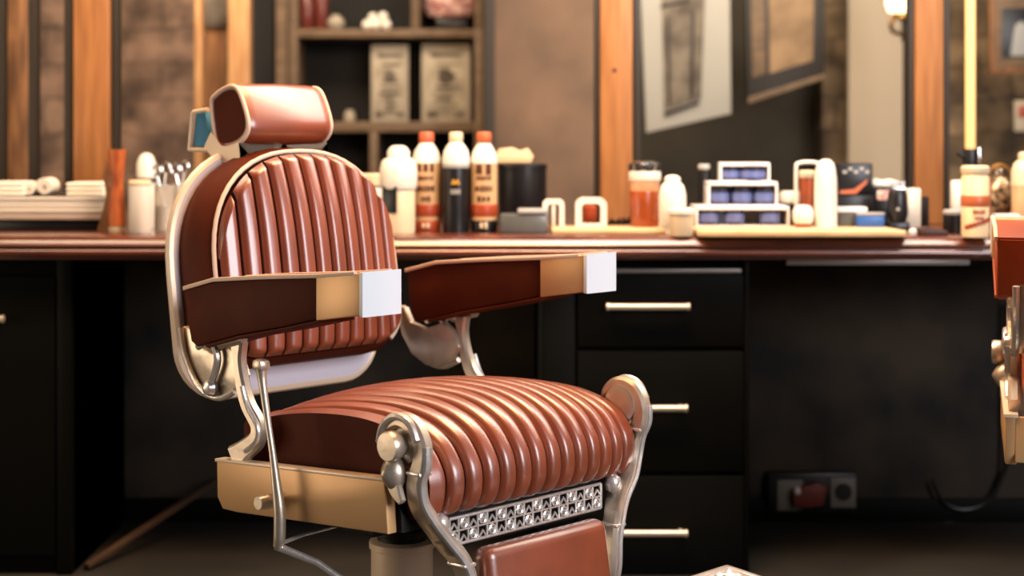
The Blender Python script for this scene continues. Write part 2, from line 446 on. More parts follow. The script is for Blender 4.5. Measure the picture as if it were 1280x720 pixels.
        # rear hinge plate fixed to the back shell
        bm = new()
        o = [PX(*p, -.30) for p in ((226, 408), (236, 412), (243, 432), (262, 442), (284, 434), (296, 448), (303, 470), (294, 487), (276, 497), (262, 494), (245, 478), (233, 450))]
        prism(bm, o, s * .296, s * .278, 'y', .004)
        hp_ = part('hinge_plate', bm, METAL)
        bm = new()
        oc = cr([(*PX(226, 410, -.3),), (*PX(232, 445, -.3),), (*PX(246, 478, -.3),), (*PX(262, 494, -.3),), (*PX(278, 497, -.3),), (*PX(294, 489, -.3),)], 6)
        tube(bm, [(u, s * .301, z) for u, z in oc], .0065, 8)
        oc = cr([PX(252, 433, -.3), PX(262, 428, -.3), PX(272, 432, -.3), PX(276, 452, -.3), PX(268, 478, -.3)], 6)
        tube(bm, [(u, s * .308, z) for u, z in oc], .0075, 8)
        part('hinge_rib', bm, METAL_LT, hp_)
        bm = new()
        u, z = PX(268, 484, -.3); lathe(bm, [(.004, .0), (.013, .004), (.017, .014), (.013, .024), (.002, .029)], (0, 0, 0), 16, 'y')
        bmesh.ops.scale(bm, vec=(1, s, 1), verts=bm.verts); bmesh.ops.translate(bm, vec=(u, s * .296, z), verts=bm.verts)
        part('hinge_bolt', bm, METAL_LT, hp_)
        bm = new()
        a = PX(272, 432, -.32); b = PX(300, 426, -.32)
        tube(bm, [(a[0], s * .312, a[1] + .004), (b[0], s * .312, b[1] + .004)], [.012, .010], 10)
        box(bm, (-.44, s * .30, .768), (.05, .03, .03), .006)
        part('arm_pivot', bm, METAL, arm)
        # S-shaped rear strut from the arm down to the seat frame
        bm = new()
        q = [PX(*p, -.315) for p in ((291, 428), (292, 452), (296, 482), (303, 508), (315, 532), (314, 550), (300, 563), (287, 574))]
        w = (.040, .024, .028, .030, .032, .036, .040, .052)
        ribbon(bm, [(p[0], s * .300, p[1], k) for p, k in zip(q, w)], .022)
        st_ = part('rear_strut', bm, METAL)
        bm = new()
        tube(bm, [(p[0] + .013, s * .312, p[1]) for p in cr([PX(*p, -.315) for p in ((296, 482), (303, 508), (315, 532), (314, 550), (300, 563))], 5)], .005, 8)
        part('strut_ridge', bm, METAL_LT, st_)
        # front leg bracket, curling over the seat front and bending inwards to the footrest
        bm = new()
        path = [(.012, .294, .622, .014), (.022, .294, .650, .020), (.052, .294, .668, .026), (.088, .294, .660, .030), (.108, .294, .630, .032),
                (.106, .294, .597, .034), (.092, .292, .567, .036), (.088, .284, .530, .040), (.092, .264, .494, .046), (.096, .232, .455, .046),
                (.108, .207, .420, .042), (.114, .194, .385, .038), (.118, .188, .33, .034), (.10, .188, .26, .03)]
        ribbon(bm, [(u, s * v, z, w) for u, v, z, w in path], .026)
        lg = part('front_leg', bm, METAL)
        bm = new()
        tube(bm, [(p[0] + p[3] * .44, s * (p[1] + .004), p[2]) for p in cr([q for q in path[4:]], 5)], .0075, 8)
        tube(bm, [(p[0], s * .307, p[2] + p[3] * .3) for p in cr(path[0:5], 5)], .0075, 8)
        part('leg_ridge', bm, METAL_LT, lg)
        bm = new()   # drum the cushion front pivots on
        lathe(bm, [(.020, .276), (.034, .277), (.038, .279), (.038, .288), (.034, .296), (.026, .298), (.020, .302), (.020, .312), (.024, .314), (.026, .318), (.026, .332), (.024, .336), (.003, .337)], (.062, 0, .628), 32, 'y')
        if s < 0: bmesh.ops.scale(bm, vec=(1, -1, 1), verts=bm.verts)
        bmesh.ops.translate(bm, vec=(0, 0, 0), verts=bm.verts)
        part('pivot_drum', bm, METAL, lg)
        bm = new()   # small rosette below the drum
        lathe(bm, [(.020, 0), (.024, .006), (.024, .018), (.016, .028), (.008, .034), (.002, .038)], (0, 0, 0), 20, 'y')
        bmesh.ops.scale(bm, vec=(1, s, 1.2), verts=bm.verts); bmesh.ops.translate(bm, vec=(.052, s * .298, .578), verts=bm.verts)
        ribbon(bm, [(.052, s * .312, .575, .034), (.060, s * .312, .552, .028), (.076, s * .312, .532, .012)], .014)
        part('rosette', bm, METAL, lg)
        bm = new()
        box(bm, (.098, s * .293, .582), (.036, .031, .007), .003)
        part('leg_collar', bm, METAL_LT, lg); bm = new()
        box(bm, (.110, s * .203, .412), (.046, .030, .007), .003)
        part('leg_collar', bm, METAL_LT, lg)
        bm = new()
        lathe(bm, [(.004, -.02), (.014, -.012), (.018, 0), (.014, .012), (.004, .02)], (.086, s * .232, .482), 14)
        part('finial', bm, METAL_LT, lg)
    # --- reclining lever
    bm = new()
    lp = [PX(*p, -.36) for p in ((322, 458), (324, 480), (330, 525), (336, 565), (341, 605), (345, 640), (345, 672), (343, 684))]
    P = cr([(u, -.352, z, r) for (u, z), r in zip(lp, (.012, .008, .0065, .0065, .009, .011, .011, .009))], 5)
    tube(bm, [p[:3] for p in P], [p[3] for p in P], 12)
    u, z = lp[0]; box(bm, (u, -.352, z + .002), (.03, .026, .022), .008)
    lev = part('lever', bm, METAL)
    bm = new()
    u, z = PX(333, 627, -.34); lathe(bm, [(.012, -.02), (.014, 0), (.014, .02), (.006, .028)], (u, -.34, z), 14, 'y')
    tube(bm, [(u, -.31, z), (lp[5][0], -.352, lp[5][1] + .02)], .007, 8)
    part('lever_pivot', bm, METAL, lev)
    bm = new()
    a = PX(344, 682, -.352); b = PX(398, 704, -.30); c = PX(452, 742, -.25)
    tube(bm, [(a[0], -.352, a[1]), (b[0], -.30, b[1]), (c[0], -.25, c[1])], [.008, .007, .007], 10)
    a2 = PX(380, 668, -.28); b2 = PX(430, 655, -.2)
    tube(bm, [(a[0], -.352, a[1]), (a2[0], -.28, a2[1]), (b2[0], -.2, b2[1])], .004, 8)
    part('linkage_rod', bm, METAL_LT, lev)
    # --- pierced grille under the seat front
    bm = new()
    gz0, gz1, gw = .437, .484, .204
    for z in (gz0, (gz0 + gz1) / 2, gz1): tube(bm, [(.078, -gw, z), (.078, gw, z)], .0032 if z != (gz0 + gz1) / 2 else .002, 8)
    NG = 17
    for i in range(NG + 1):
        v = -gw + 2 * gw * i / NG
        tube(bm, [(.078, v, gz0), (.078, v, gz1)], .0026 if i not in (0, NG) else .004, 6)
        if i < NG:
            vm = v + gw / NG; dv = gw / NG; h = (gz1 - gz0) / 2
            for r_ in range(2):
                zc = gz0 + h * (r_ + .5)
                if (i + r_) % 2 == 0:
                    ring = [(.079, vm + dv * .62 * math.cos(t * PI / 4), zc + h * .36 * math.sin(t * PI / 4)) for t in range(8)]
                    tube(bm, ring, .0028, 6, True)
                    lathe(bm, [(.001, -.005), (.0045, 0), (.001, .005)], (.079, vm, zc), 8, 'x')
                else:
                    tube(bm, [(.079, vm - dv * .8, zc - h * .4), (.079, vm, zc + h * .1), (.079, vm + dv * .8, zc - h * .4)], .0024, 6)
    part('grille', bm, METAL_LT)
    bm = new(); box(bm, (.062, 0, .47), (.008, .42, .09), .002)
    part('grille_backing', bm, BLACKMETAL)
    # --- footrest pad and plate
    bm = new()
    t = bmesh.new(); bmesh.ops.create_cube(t, size=1); bmesh.ops.scale(t, vec=(.05, .325, .27), verts=t.verts)
    bmesh.ops.bevel(t, geom=t.edges[:], offset=.021, segments=5, profile=.5, affect='EDGES')
    bmesh.ops.rotate(t, cent=(0, 0, 0), matrix=Matrix.Rotation(math.radians(-8), 3, 'Y'), verts=t.verts)
    bmesh.ops.translate(t, vec=(.134, -.006, .300), verts=t.verts); merge(bm, t)
    part('footrest_pad', bm, leather)
    for s in (-1, 1):
        bm = new()
        ribbon(bm, [(.10, s * .188, .28, .03), (.13, s * .186, .20, .03), (.22, s * .18, .16, .028), (.36, s * .165, .22, .026), (.44, s * .15, .37, .026)], .02)
        part('footrest_arm', bm, METAL)
    bm = new()
    fw = .15
    M_ = Matrix.Rotation(math.radians(5), 3, 'Y')
    t = bmesh.new()
    for a, b in (((-.09, -fw), (.09, -fw)), ((.09, -fw), (.09, fw)), ((.09, fw), (-.09, fw)), ((-.09, fw), (-.09, -fw))):
        box(t, ((a[0] + b[0]) / 2, (a[1] + b[1]) / 2, 0), (abs(a[0] - b[0]) + .016, abs(a[1] - b[1]) + .016, .018), .004)
    for i in range(11):
        v = -fw + 2 * fw * (i + .5) / 11
        tube(t, [(-.09, v, 0), (.09, v, 0)], .004, 6)
        for j in range(4):
            tube(t, [(-.068 + j * .045 + .014 * math.cos(q * PI / 3), v + .012 * math.sin(q * PI / 3), 0.003) for q in range(6)], .003, 6, True)
    bmesh.ops.rotate(t, cent=(0, 0, 0), matrix=M_, verts=t.verts)
    bmesh.ops.translate(t, vec=(.512, 0, .382), verts=t.verts); merge(bm, t)
    part('footplate', bm, METAL_LT)
    return root

ROT = math.atan2(FY, FX)
make_chair('vintage barber chair with fluted brown leather seat, before the black drawers', (HX - FX * OFF, HY - FY * OFF, 0), ROT)
make_chair('barber chair cut off by the right edge, only an orange-brown arm and brackets showing', (1.280, 3.11, 0), math.radians(74), .088, LEATHER_TAN, LEATHER_TAN, math.radians(5))

# ------------------------------------------------------------------ setting
bm = new(); boxr(bm, -4.5, 4.5, -1.5, 9.2, -.1, 0); struct('floor', bm, FLOORM)
WY = 4.86            # face of the low wall under and behind the counter
bm = new(); boxr(bm, -3.2, 3.2, WY, WY + .12, 0, .845); struct('wall_back', bm, GRUNGE)
bm = new(); boxr(bm, -3.2, 3.2, WY - .02, WY, 0, .07, .003); struct('baseboard_back', bm, CABINET)
bm = new(); boxr(bm, -4.5, 4.5, 8.4, 8.5, 0, 2.9)
struct('wall_far', bm, NIGHTWALL)
bm = new(); boxr(bm, -4.5, 4.5, 4.6, 8.5, 2.9, 3.0); struct('ceiling', bm, DARKWALL)

def pbox(px0, px1, py0, py1, d, dep, bev=0.0):
    b = new(); boxr(b, X(px0, d), X(px1, d), d, d + dep, Z(py1, d), Z(py0, d), bev); return b
def slab(px0, px1, d, dep, z0, z1, bev=0.0):
    b = new(); boxr(b, X(px0, d), X(px1, d), d, d + dep, z0, z1, bev); return b

# wall finishes of the far room, side by side
FD = 7.6
struct('wall_left', slab(-60, 330, FD, .12, 0, 2.9), STONE)
struct('wall_middle', slab(606, 760, 6.6, .1, 0, 2.9), BROWNPANEL)
struct('wall_right', slab(770, 1062, FD, .12, 0, 2.9), DARKWALL)
struct('trim_1', slab(1028, 1058, 7.3, .14, 0, 2.9), STONE2)
struct('door_1', slab(1061, 1140, 7.1, .05, 0, 2.9), CREAMPANEL)
struct('wall_side', slab(1150, 1420, 7.3, .12, 0, 2.9), STONE2)
# pine posts standing on the back of the counter, dark mirror edges beside them
PD = 4.78
def post(px0, px1, label, m=PILLAR):
    d = PD; b = new(); boxr(b, X(px0, d), X(px1, d), d, d + .07, CT, 2.35, .006)
    tag(obj('wooden_post', b, m), label, 'post')
post(91, 137, 'orange pine post between the two stone-backed bays, above the white trays')
post(750, 791, 'orange pine post with a dark knot, rising behind the amber jar')
post(1144, 1180, 'reddish pine post at right, rising behind the white box and black clipper')
b = new(); lathe(b, [(.0005, 0), (.006, .0), (.008, .003)], (X(768, PD), PD - .002, Z(88, PD)), 12, 'y'); k = obj('knot', b, INK); 
k.parent = bpy.data.objects['wooden_post.001']
def edge(n, px0, px1, d=PD + .015, m=BLACKFRAME):
    b = new(); boxr(b, X(px0, d), X(px1, d), d, d + .04, CT, 2.35, .002); struct('trim_%d' % n, b, m)
edge(2, 80, 91); edge(3, 137, 148); edge(4, 743, 750); edge(5, 791, 801); edge(6, 1136, 1144); edge(7, 1180, 1187); edge(8, 35, 46); edge(9, -8, 5)
b = new(); boxr(b, -3.2, 3.2, PD, PD + .1, 2.35, 2.5); struct('trim_10', b, BLACKFRAME)

# far room furniture
def wood_board(px0, px1, d, label, m, dep=.06, py1=None):
    b = new(); boxr(b, X(px0, d), X(px1, d), d, d + dep, 0, 2.6, .004); tag(obj('wooden_board', b, m), label, 'wooden board')
wood_board(5, 35, 6.4, 'rough brown upright board at the far left edge of the picture', OLDWOOD)
wood_board(243, 252, 6.3, 'narrow bright orange upright strip left of the brown cupboard panel', LIGHTWOOD)
wood_board(285, 312, 6.3, 'light pine upright board behind the headrest', LIGHTWOOD)
t = thing('wall_cupboard', 'brown wooden panel between the two light uprights behind the headrest', 'cupboard', (X(268, 6.4), 6.5, 0))
b = new(); boxr(b, -.055, .055, -.03, .05, 0, 2.6, .004); obj('panel', b, OLDWOOD, t)
b = new(); boxr(b, -.05, .05, -.045, -.03, Z(32, 6.4), Z(-40, 6.4), .004); obj('picture_plate', b, SKETCH, t)
struct('trim_11', slab(345, 358, 6.9, .05, 0, 2.6), SHELFWOOD)
struct('trim_12', slab(316, 342, 6.95, .05, 0, 2.6), NIGHTWALL)
struct('trim_13', slab(606, 618, 6.5, .09, 0, 2.6), BLACKFRAME)

# shelving unit
SD = 7.0
t = thing('shelving_unit', 'tall open wooden shelving unit with dark back, behind the shampoo bottles', 'shelving unit', (X(482, SD), SD, 0))
sx = X(482, SD)
def spart(name, px0, px1, z0, z1, m=SHELFWOOD, d0=0, d1=.26):
    b = new(); boxr(b, X(px0, SD) - sx, X(px1, SD) - sx, d0, d1, z0, z1, .003); return obj(name, b, m, t)
spart('back_panel', 362, 604, 0, 2.5, NIGHTWALL, .26, .28)
spart('side_panel', 358, 372, 0, 2.5); spart('side_panel', 593, 605, 0, Z(35, SD))
for y0, y1 in ((36, 47), (152, 165)): spart('shelf', 372, 593, Z(y1, SD), Z(y0, SD))
for z in (.1, .5): spart('shelf', 372, 593, z, z + .035)
spart('divider', 514, 525, Z(36, SD), 2.5); spart('divider', 462, 472, .535, Z(165, SD))
spart('side_panel', 593, 605, Z(35, SD) + .001, 2.5)
spart('shelf', 525, 593, 2.2, 2.23)
S1, S2 = Z(36, SD), Z(152, SD)
def on_shelf(px, z, dd=.08): return (X(px, SD + dd), SD + dd, z)
def shelf_print(px0, px1, py0, label):
    x0, y, z = on_shelf((px0 + px1) / 2, S2); d = SD + .08; w = S(px1 - px0, d); h = Z(py0, d) - S2
    q = thing('framed_print', label, 'framed print', (x0, y, z))
    b = new(); box(b, (0, 0, h / 2), (w, .03, h), .006); obj('frame', b, PAPER, q)
    b = new(); box(b, (0, -.017, h * .5), (w * .8, .006, h * .86), .001); obj('print', b, PRINTP, q)
    b = new(); random.seed(px0)
    box(b, (0, -.022, h * .86), (w * .62, .003, h * .055), .001)
    for j in range(9):
        ww = w * random.uniform(.2, .6); box(b, (random.uniform(-.07, .07) * w, -.022, h * (.14 + .075 * j)), (ww, .003, h * random.choice((.012, .02, .04))), .001)
    lathe(b, [(.002, -.0235), (w * .16, -.0235), (w * .16, -.0205), (.002, -.0205)], (0, 0, h * .58), 20, 'y')
    box(b, (-w * .28, -.022, h * .1), (w * .2, .003, h * .07), .001); box(b, (w * .28, -.022, h * .1), (w * .2, .003, h * .07), .001)
    obj('lettering', b, SKETCH, q)
shelf_print(464, 511, 56, 'narrower cream framed print with grey lettering on the middle shelf')
shelf_print(527, 588, 55, 'wider cream framed print with dark heading and round emblem on the middle shelf')
def simple(name, label, cat, m, build, group=None):
    b = new(); build(b); return tag(obj(name, b, m), label, cat, group)
x, y, z = on_shelf(437, S2)
simple('small_jar', 'tiny cream jar on the middle shelf left of the prints', 'jar', PAPER, lambda b: lathe(b, [(.015, 0), (.024, .004), (.024, .035), (.017, .042), (.017, .052)], (x, y, z), 16))
for px, m_, h, lb in ((384, DARKRED, .17, 'dark red jar at the left end of the top shelf'), (402, DARKRED, .2, 'taller dark red jar second on the top shelf')):
    x, y, z = on_shelf(px, S1)
    q = thing('glass_jar', lb, 'jar', (x, y, z))
    b = new(); lathe(b, [(.028, 0), (.032, .005), (.032, h * .8), (.022, h * .88), (.022, h * .9)], (0, 0, 0), 18); obj('body', b, m_, q)
    b = new(); lathe(b, [(.026, h * .9), (.027, h * .92), (.027, h), (.02, h + .004)], (0, 0, 0), 18); obj('lid', b, CREAMP, q)
for px, r_, m_, lb in ((420, .036, PAPER, 'cream round pot beside the dark red jars on the top shelf'),):
    x, y, z = on_shelf(px, S1)
    simple('round_pot', lb, 'pot', m_, lambda b: lathe(b, [(.02, 0), (r_, .015), (r_ + .004, .03), (r_ - .006, .05), (.02, .056), (.018, .066)], (x, y, z), 18))
for i, (px, dz, r_) in enumerate(((459, 0, .022), (470, 0, .024), (483, 0, .022), (466, .034, .02), (479, .034, .022))):
    x, y, z = on_shelf(px, S1, .05 + .0 * i)
    simple('cotton_ball', 'one of the small white cotton balls heaped on the top shelf', 'cotton ball', TOWEL, lambda b: lathe(b, [(.002, 0), (r_ * .6, r_ * .2), (r_ * .95, r_ * .6), (r_, r_), (r_ * .85, r_ * 1.5), (r_ * .5, r_ * 1.85), (.002, r_ * 1.95)], (x, y, z + dz), 14), 'cotton balls on the top shelf')
x, y, z = on_shelf(565, Z(24, SD), .12)
simple('display_stand', 'dark low block under the pink and white bowl on the top shelf', 'stand', BLACKP, lambda b: boxr(b, x - .07, x + .07, y - .03, y + .08, S1, Z(21, SD), .006))
simple('patterned_bowl', 'pink and white patterned rounded bowl on the top right shelf', 'bowl', PINK, lambda b: lathe(b, [(.06, 0), (.1, .01), (.128, .05), (.13, .12), (.12, .13), (.11, .12)], (x - .01, y + .01, Z(21, SD)), 28, sy=.6))

# pictures and lamp in the right bays
def panel(bm, corners, y0, th, bev=.004): prism(bm, corners, y0, y0 + th, 'y', bev)
d = 6.6
def P(px, py, dd=6.6): return (X(px, dd), Z(py, dd))
def inset(c, k, cx=None, cy=None):
    cx = sum(p[0] for p in c) / len(c); cy = sum(p[1] for p in c) / len(c)
    return [(cx + (p[0] - cx) * k, cy + (p[1] - cy) * k) for p in c]
q = thing('poster', 'tilted white-bordered drawing hanging right of the middle pine post', 'poster', (X(860, d), d, Z(60, d)))
def rel(c, o=(X(860, d), Z(60, d))): return [(a - o[0], b - o[1]) for a, b in c]
b = new(); panel(b, rel([P(800, -30), P(912, -45), P(914, 142), P(808, 166)]), 0, .03); obj('mount', b, mat('poster_paper', (158, 155, 146), .8, var=.05), q)
b = new(); panel(b, rel([P(827, -20), P(882, -24), P(876, 124), P(830, 138)]), -.006, .005, .001); obj('drawing', b, SKETCH, q)
b = new()
for a in ([P(826, 6), P(862, -2), P(862, 2), P(826, 10)], [P(830, 140), P(874, 126), P(874, 130), P(830, 146)], [P(833, 20), P(836, 20), P(838, 130), P(835, 131)], [P(864, 14), P(868, 14), P(866, 120), P(862, 122)]):
    panel(b, rel(a), -.010, .004, .0005)
obj('drawing_lines', b, BLACKFRAME, q)
d = 6.9
def P9(px, py): return (X(px, 6.9), Z(py, 6.9))
q = thing('picture_frame', 'large dark-framed faded picture between the drawing and the cream door', 'picture', (X(980, d), d, Z(50, d)))
def rel2(c): return [(a - X(980, 6.9), b - Z(50, 6.9)) for a, b in c]
b = new(); panel(b, rel2([P9(932, -40), P9(1032, -40), P9(1031, 94), P9(934, 128)]), 0, .04, .006); obj('frame', b, BLACKFRAME, q)
b = new(); panel(b, rel2([P9(938, -40), P9(955, -40), P9(957, 92), P9(940, 98)]), -.008, .008, .002); obj('inner_frame', b, SHELFWOOD, q)
b = new(); panel(b, rel2([P9(960, -38), P9(1018, -38), P9(1016, 76), P9(962, 92)]), -.006, .006, .001); obj('print', b, PHOTO, q)
b = new(); panel(b, rel2([P9(934, 122), P9(1031, 92), P9(1031, 98), P9(934, 130)]), -.02, .02, .002); obj('ledge', b, SHELFWOOD, q)
# sconce
d = 6.4
q = thing('wall_lamp', 'glowing white glass wall lamp on a dark bracket above the cream door', 'wall lamp', (X(1122, d), d, Z(30, d)))
b = new(); r = S(19, d); lathe(b, [(r * .55, -.02), (r * .85, -.012), (r, .02), (r * 1.0, .2), (r * .8, .21)], (0, -.06, S(18, d)), 24); obj('lamp_shade', b, GLOW, q)
b = new(); tube(b, cr([(0, -.06, .04), (-.035, -.055, .01), (-.03, -.04, -.03), (.02, 0, -.04), (.05, .03, -.03)], 6), .009, 10)
lathe(b, [(.02, .0), (.034, .01), (.034, .03), (.022, .034)], (0, -.06, .012), 18); obj('bracket', b, BRASS, q)
b = new(); boxr(b, .02, .062, .0, .03, -.07, .1, .006); obj('mounting_plate', b, BLACKFRAME, q)
struct('trim_14', slab(1133, 1146, 6.45, .06, 0, 2.6), BLACKFRAME)
# right bay: framed photo, tiny picture, slim lamp
d = 6.8
q = thing('framed_photo', 'dark-framed black and white photo at the top right edge', 'picture', (X(1265, d), d, Z(40, d)))
def rel3(c): return [(X(a, 6.8) - X(1265, 6.8), Z(b_, 6.8) - Z(40, 6.8)) for a, b_ in c]
b = new(); panel(b, rel3([(1237, -12), (1300, -12), (1300, 92), (1238, 92)]), 0, .04, .006); obj('frame', b, OLDWOOD, q)
b = new(); panel(b, rel3([(1244, -4), (1300, -4), (1300, 84), (1245, 84)]), -.004, .004, .001); obj('mount', b, SHELFWOOD, q)
b = new(); panel(b, rel3([(1252, 10), (1300, 10), (1300, 72), (1252, 72)]), -.008, .004, .001); obj('photo', b, BLACKP, q)
b = new(); panel(b, rel3([(1268, 32), (1276, 26), (1284, 34), (1290, 70), (1262, 70)]), -.011, .003, .001); obj('portrait', b, GREYINK, q)
q = thing('small_picture', 'tiny red and white picture at the right edge under the framed photo', 'picture', (X(1276, d), d, Z(145, d)))
b = new(); box(b, (.01, 0, 0), (.075, .02, .13), .004); obj('frame', b, PAPER, q)
b = new(); box(b, (.01, -.012, .02), (.05, .004, .05), .001); obj('print', b, REDBROWN, q)

# ------------------------------------------------------------------ counter and cabinets
t = thing('worktop', 'long polished mahogany counter with moulded edge running across the room', 'counter', (0, COUNTER_Y, 0))
b = new()
pr = [(0, CT - .024), (.006, CT - .013), (.016, CT - .005), (.030, CT), (WY - COUNTER_Y + .1, CT), (WY - COUNTER_Y + .1, CT - .05), (.03, CT - .05), (.024, CT - .03), (.004, CT - .031)]
vs0 = []; vs1 = []
for (yy, zz) in pr: vs0.append(b.verts.new((-3.2, yy, zz))); vs1.append(b.verts.new((3.2, yy, zz)))
b.faces.new(vs0); b.faces.new(vs1[::-1])
for i in range(len(pr)): b.faces.new((vs0[i], vs1[i], vs1[(i + 1) % len(pr)], vs0[(i + 1) % len(pr)]))
obj('top', b, COUNTER, t, 25)
b = new(); tube(b, [(-3.2, .008, CT - .043), (3.2, .008, CT - .043)], .0115, 12); obj('edge_moulding', b, COUNTER, t)
b = new(); boxr(b, -3.2, 3.2, .03, .05, CT - .062, CT - .05, .002); obj('lower_lip', b, COUNTER, t)

def handle(parent, x0, x1, z, y):
    b = new()
    tube(b, [(x0, y - .032, z), (x1, y - .032, z)], .0085, 12)
    for x_ in (x0 + .012, x1 - .012): tube(b, [(x_, y - .032, z), (x_, y + .002, z)], .006, 10)
    for x_ in (x0, x1): lathe(b, [(.0085, -.004), (.0105, -.003), (.0105, .003), (.0085, .004)], (x_, y - .032, z), 12, 'x')
    return obj('handle', b, mat('handle_nickel', (240, 230, 210), .3, metal=.7) if 'handle_nickel' not in bpy.data.materials else bpy.data.materials['handle_nickel'], parent)
CY = COUNTER_Y + .06
x0, x1 = X(672, CY), X(936, CY); bx = (x0 + x1) / 2
t = thing('drawer_cabinet', 'black three-drawer cabinet with bar handles directly behind the barber chair', 'cabinet', (bx, CY, 0))
b = new(); boxr(b, x0 - bx, x1 - bx, .02, .58, 0, CT - .055, .003); obj('body', b, CABDARK, t)
for xe in (x1 - bx - .012, x0 - bx):
    b = new(); boxr(b, xe, xe + .012, -.004, .58, .0, CT - .055, .002); obj('side_panel', b, CABINET, t)
b = new(); boxr(b, X(726, CY) - bx, X(926, CY) - bx, -.012, .03, Z(341, CY), Z(336, CY), .001); obj('top_rail', b, TRIMLINE, t)
for (py0, py1, hy, hx0) in ((343, 434, 382, 759), (439, 590, 508, 765), (595, 726, 663, 755)):
    b = new(); boxr(b, X(722, CY) - bx, X(930, CY) - bx, 0, .03, Z(py1, CY), Z(py0, CY), .003)
    dr = obj('drawer', b, CABINET, t)
    handle(dr, X(hx0, CY) - bx, X(hx0 + 100 if hy == 382 else 856, CY) - bx, Z(hy, CY), 0)
b = new(); boxr(b, X(676, CY) - bx, X(719, CY) - bx, 0, .03, Z(726, CY), Z(330, CY), .003); obj('filler_panel', b, CABINET, t)
x0, x1 = -2.6, X(90, CY); bx = -1.6
t = thing('black_cupboard', 'plain black cupboard under the counter at the left edge', 'cabinet', (bx, CY, 0))
b = new(); boxr(b, x0 - bx, x1 - bx, .022, .58, 0, CT - .055, .003); obj('body', b, CABDARK, t)
b = new(); boxr(b, x1 - bx - .04, x1 - bx, 0, .58, 0, CT - .055, .003); obj('side_panel', b, CABINET, t)
b = new(); boxr(b, x0 - bx, x1 - bx - .045, 0, .022, .05, Z(345, CY), .004); dr = obj('door', b, CABINET, t)
handle(dr, X(-90, CY) - bx, X(8, CY) - bx, Z(397, CY), 0)
x0, x1 = X(1340, CY), 3.1
# shallow pull-out shelf under the counter on the right
zt_ = Z(328, CY); wt = bpy.data.objects['worktop']; oy = CY - COUNTER_Y
b = new(); boxr(b, X(985, CY), X(1206, CY), oy - .01, oy + .4, zt_ - .008, CT - .05, .002); pt = obj('pullout_tray', b, CABINET, wt)
b = new(); boxr(b, X(982, CY), X(1210, CY), oy - .018, oy - .009, zt_ - .006, zt_ + .010, .002); obj('tray_edge', b, TRIMLINE, pt)
# power socket in the right knee hole
SY = WY - .001
t = thing('power_socket', 'black double power socket with white plates and a red plug, low on the wall', 'socket', (X(1012, SY), SY, Z(613, SY)))
def sx_(px): return X(px, SY) - X(1012, SY)
def sz_(py): return Z(py, SY) - Z(613, SY)
b = new(); boxr(b, sx_(957), sx_(1068), -.04, 0, sz_(638), sz_(588), .006); obj('housing', b, BLACKP, t)
b = new(); boxr(b, sx_(968), sx_(1000), -.048, -.038, sz_(634), sz_(596), .003); obj('socket_plate', b, SOCKETW, t)
b = new(); boxr(b, sx_(1034), sx_(1066), -.048, -.038, sz_(630), sz_(593), .003); pl = obj('socket_plate', b, SOCKETW, t)
b = new(); lathe(b, [(.002, -.052), (.022, -.052), (.026, -.048), (.026, -.044)], (sx_(1050), 0, sz_(611)), 20, 'y'); obj('socket_hole', b, BLACKP, pl)
q = thing('power_plug', 'red power plug pushed into the black wall socket', 'plug', (X(1010, SY), SY - .040, Z(612, SY)))
b = new(); prism(b, [(-.06, .012), (-.02, .026), (.016, .036), (.044, .02), (.03, -.03), (-.01, -.038), (-.055, -.03)], -.04, -.004, 'y', .006); obj('plug_body', b, REDPLUG, q)
b = new(); lathe(b, [(.004, -.012), (.011, -.006), (.011, .006), (.004, .012)], (-.045, -.034, .012), 12); obj('plug_tip', b, WHITEP, q)
q = new()
cb = [(X(a, SY - .02), SY - .014, Z(b_, SY - .02)) for a, b_ in ((1064, 634), (1072, 655), (1090, 668), (1130, 668), (1180, 655), (1230, 640), (1252, 600), (1262, 570), (1262, 520))]
tube(q, cr(cb, 8), .005, 8); tag(obj('power_cable', q, BLACKP), 'black cable looping from the wall socket towards the right edge', 'cable')
q = new()
cb = [(X(a, SY - .03), SY - .03, Z(b_, SY - .03)) for a, b_ in ((1165, 600), (1180, 628), (1205, 637), (1232, 628), (1250, 600), (1256, 560), (1256, 380))]
tube(q, cr(cb, 8), .005, 8); tag(obj('power_cable', q, BLACKP), 'hanging black cable loop on the wall at the right edge', 'cable')
# leaning strip of wood in the left knee hole
q = new()
box(q, (0, 0, 0), (.9, .02, .016), .003)
a = Vector((-1.135, 4.30, .012)); b_ = Vector((X(275, 4.82), 4.82, Z(598, 4.82)))
M_ = (b_ - a).to_track_quat('X', 'Z').to_matrix()
bmesh.ops.scale(q, vec=((b_ - a).length / .9, 1, 1), verts=q.verts)
bmesh.ops.rotate(q, cent=(0, 0, 0), matrix=M_, verts=q.verts); bmesh.ops.translate(q, vec=(a + b_) / 2, verts=q.verts)
tag(obj('wooden_strip', q, mat('dark_strip', (74, 54, 36), .7, var=.3)), 'thin brown strip of wood leaning on the floor in the left knee hole', 'wooden strip')

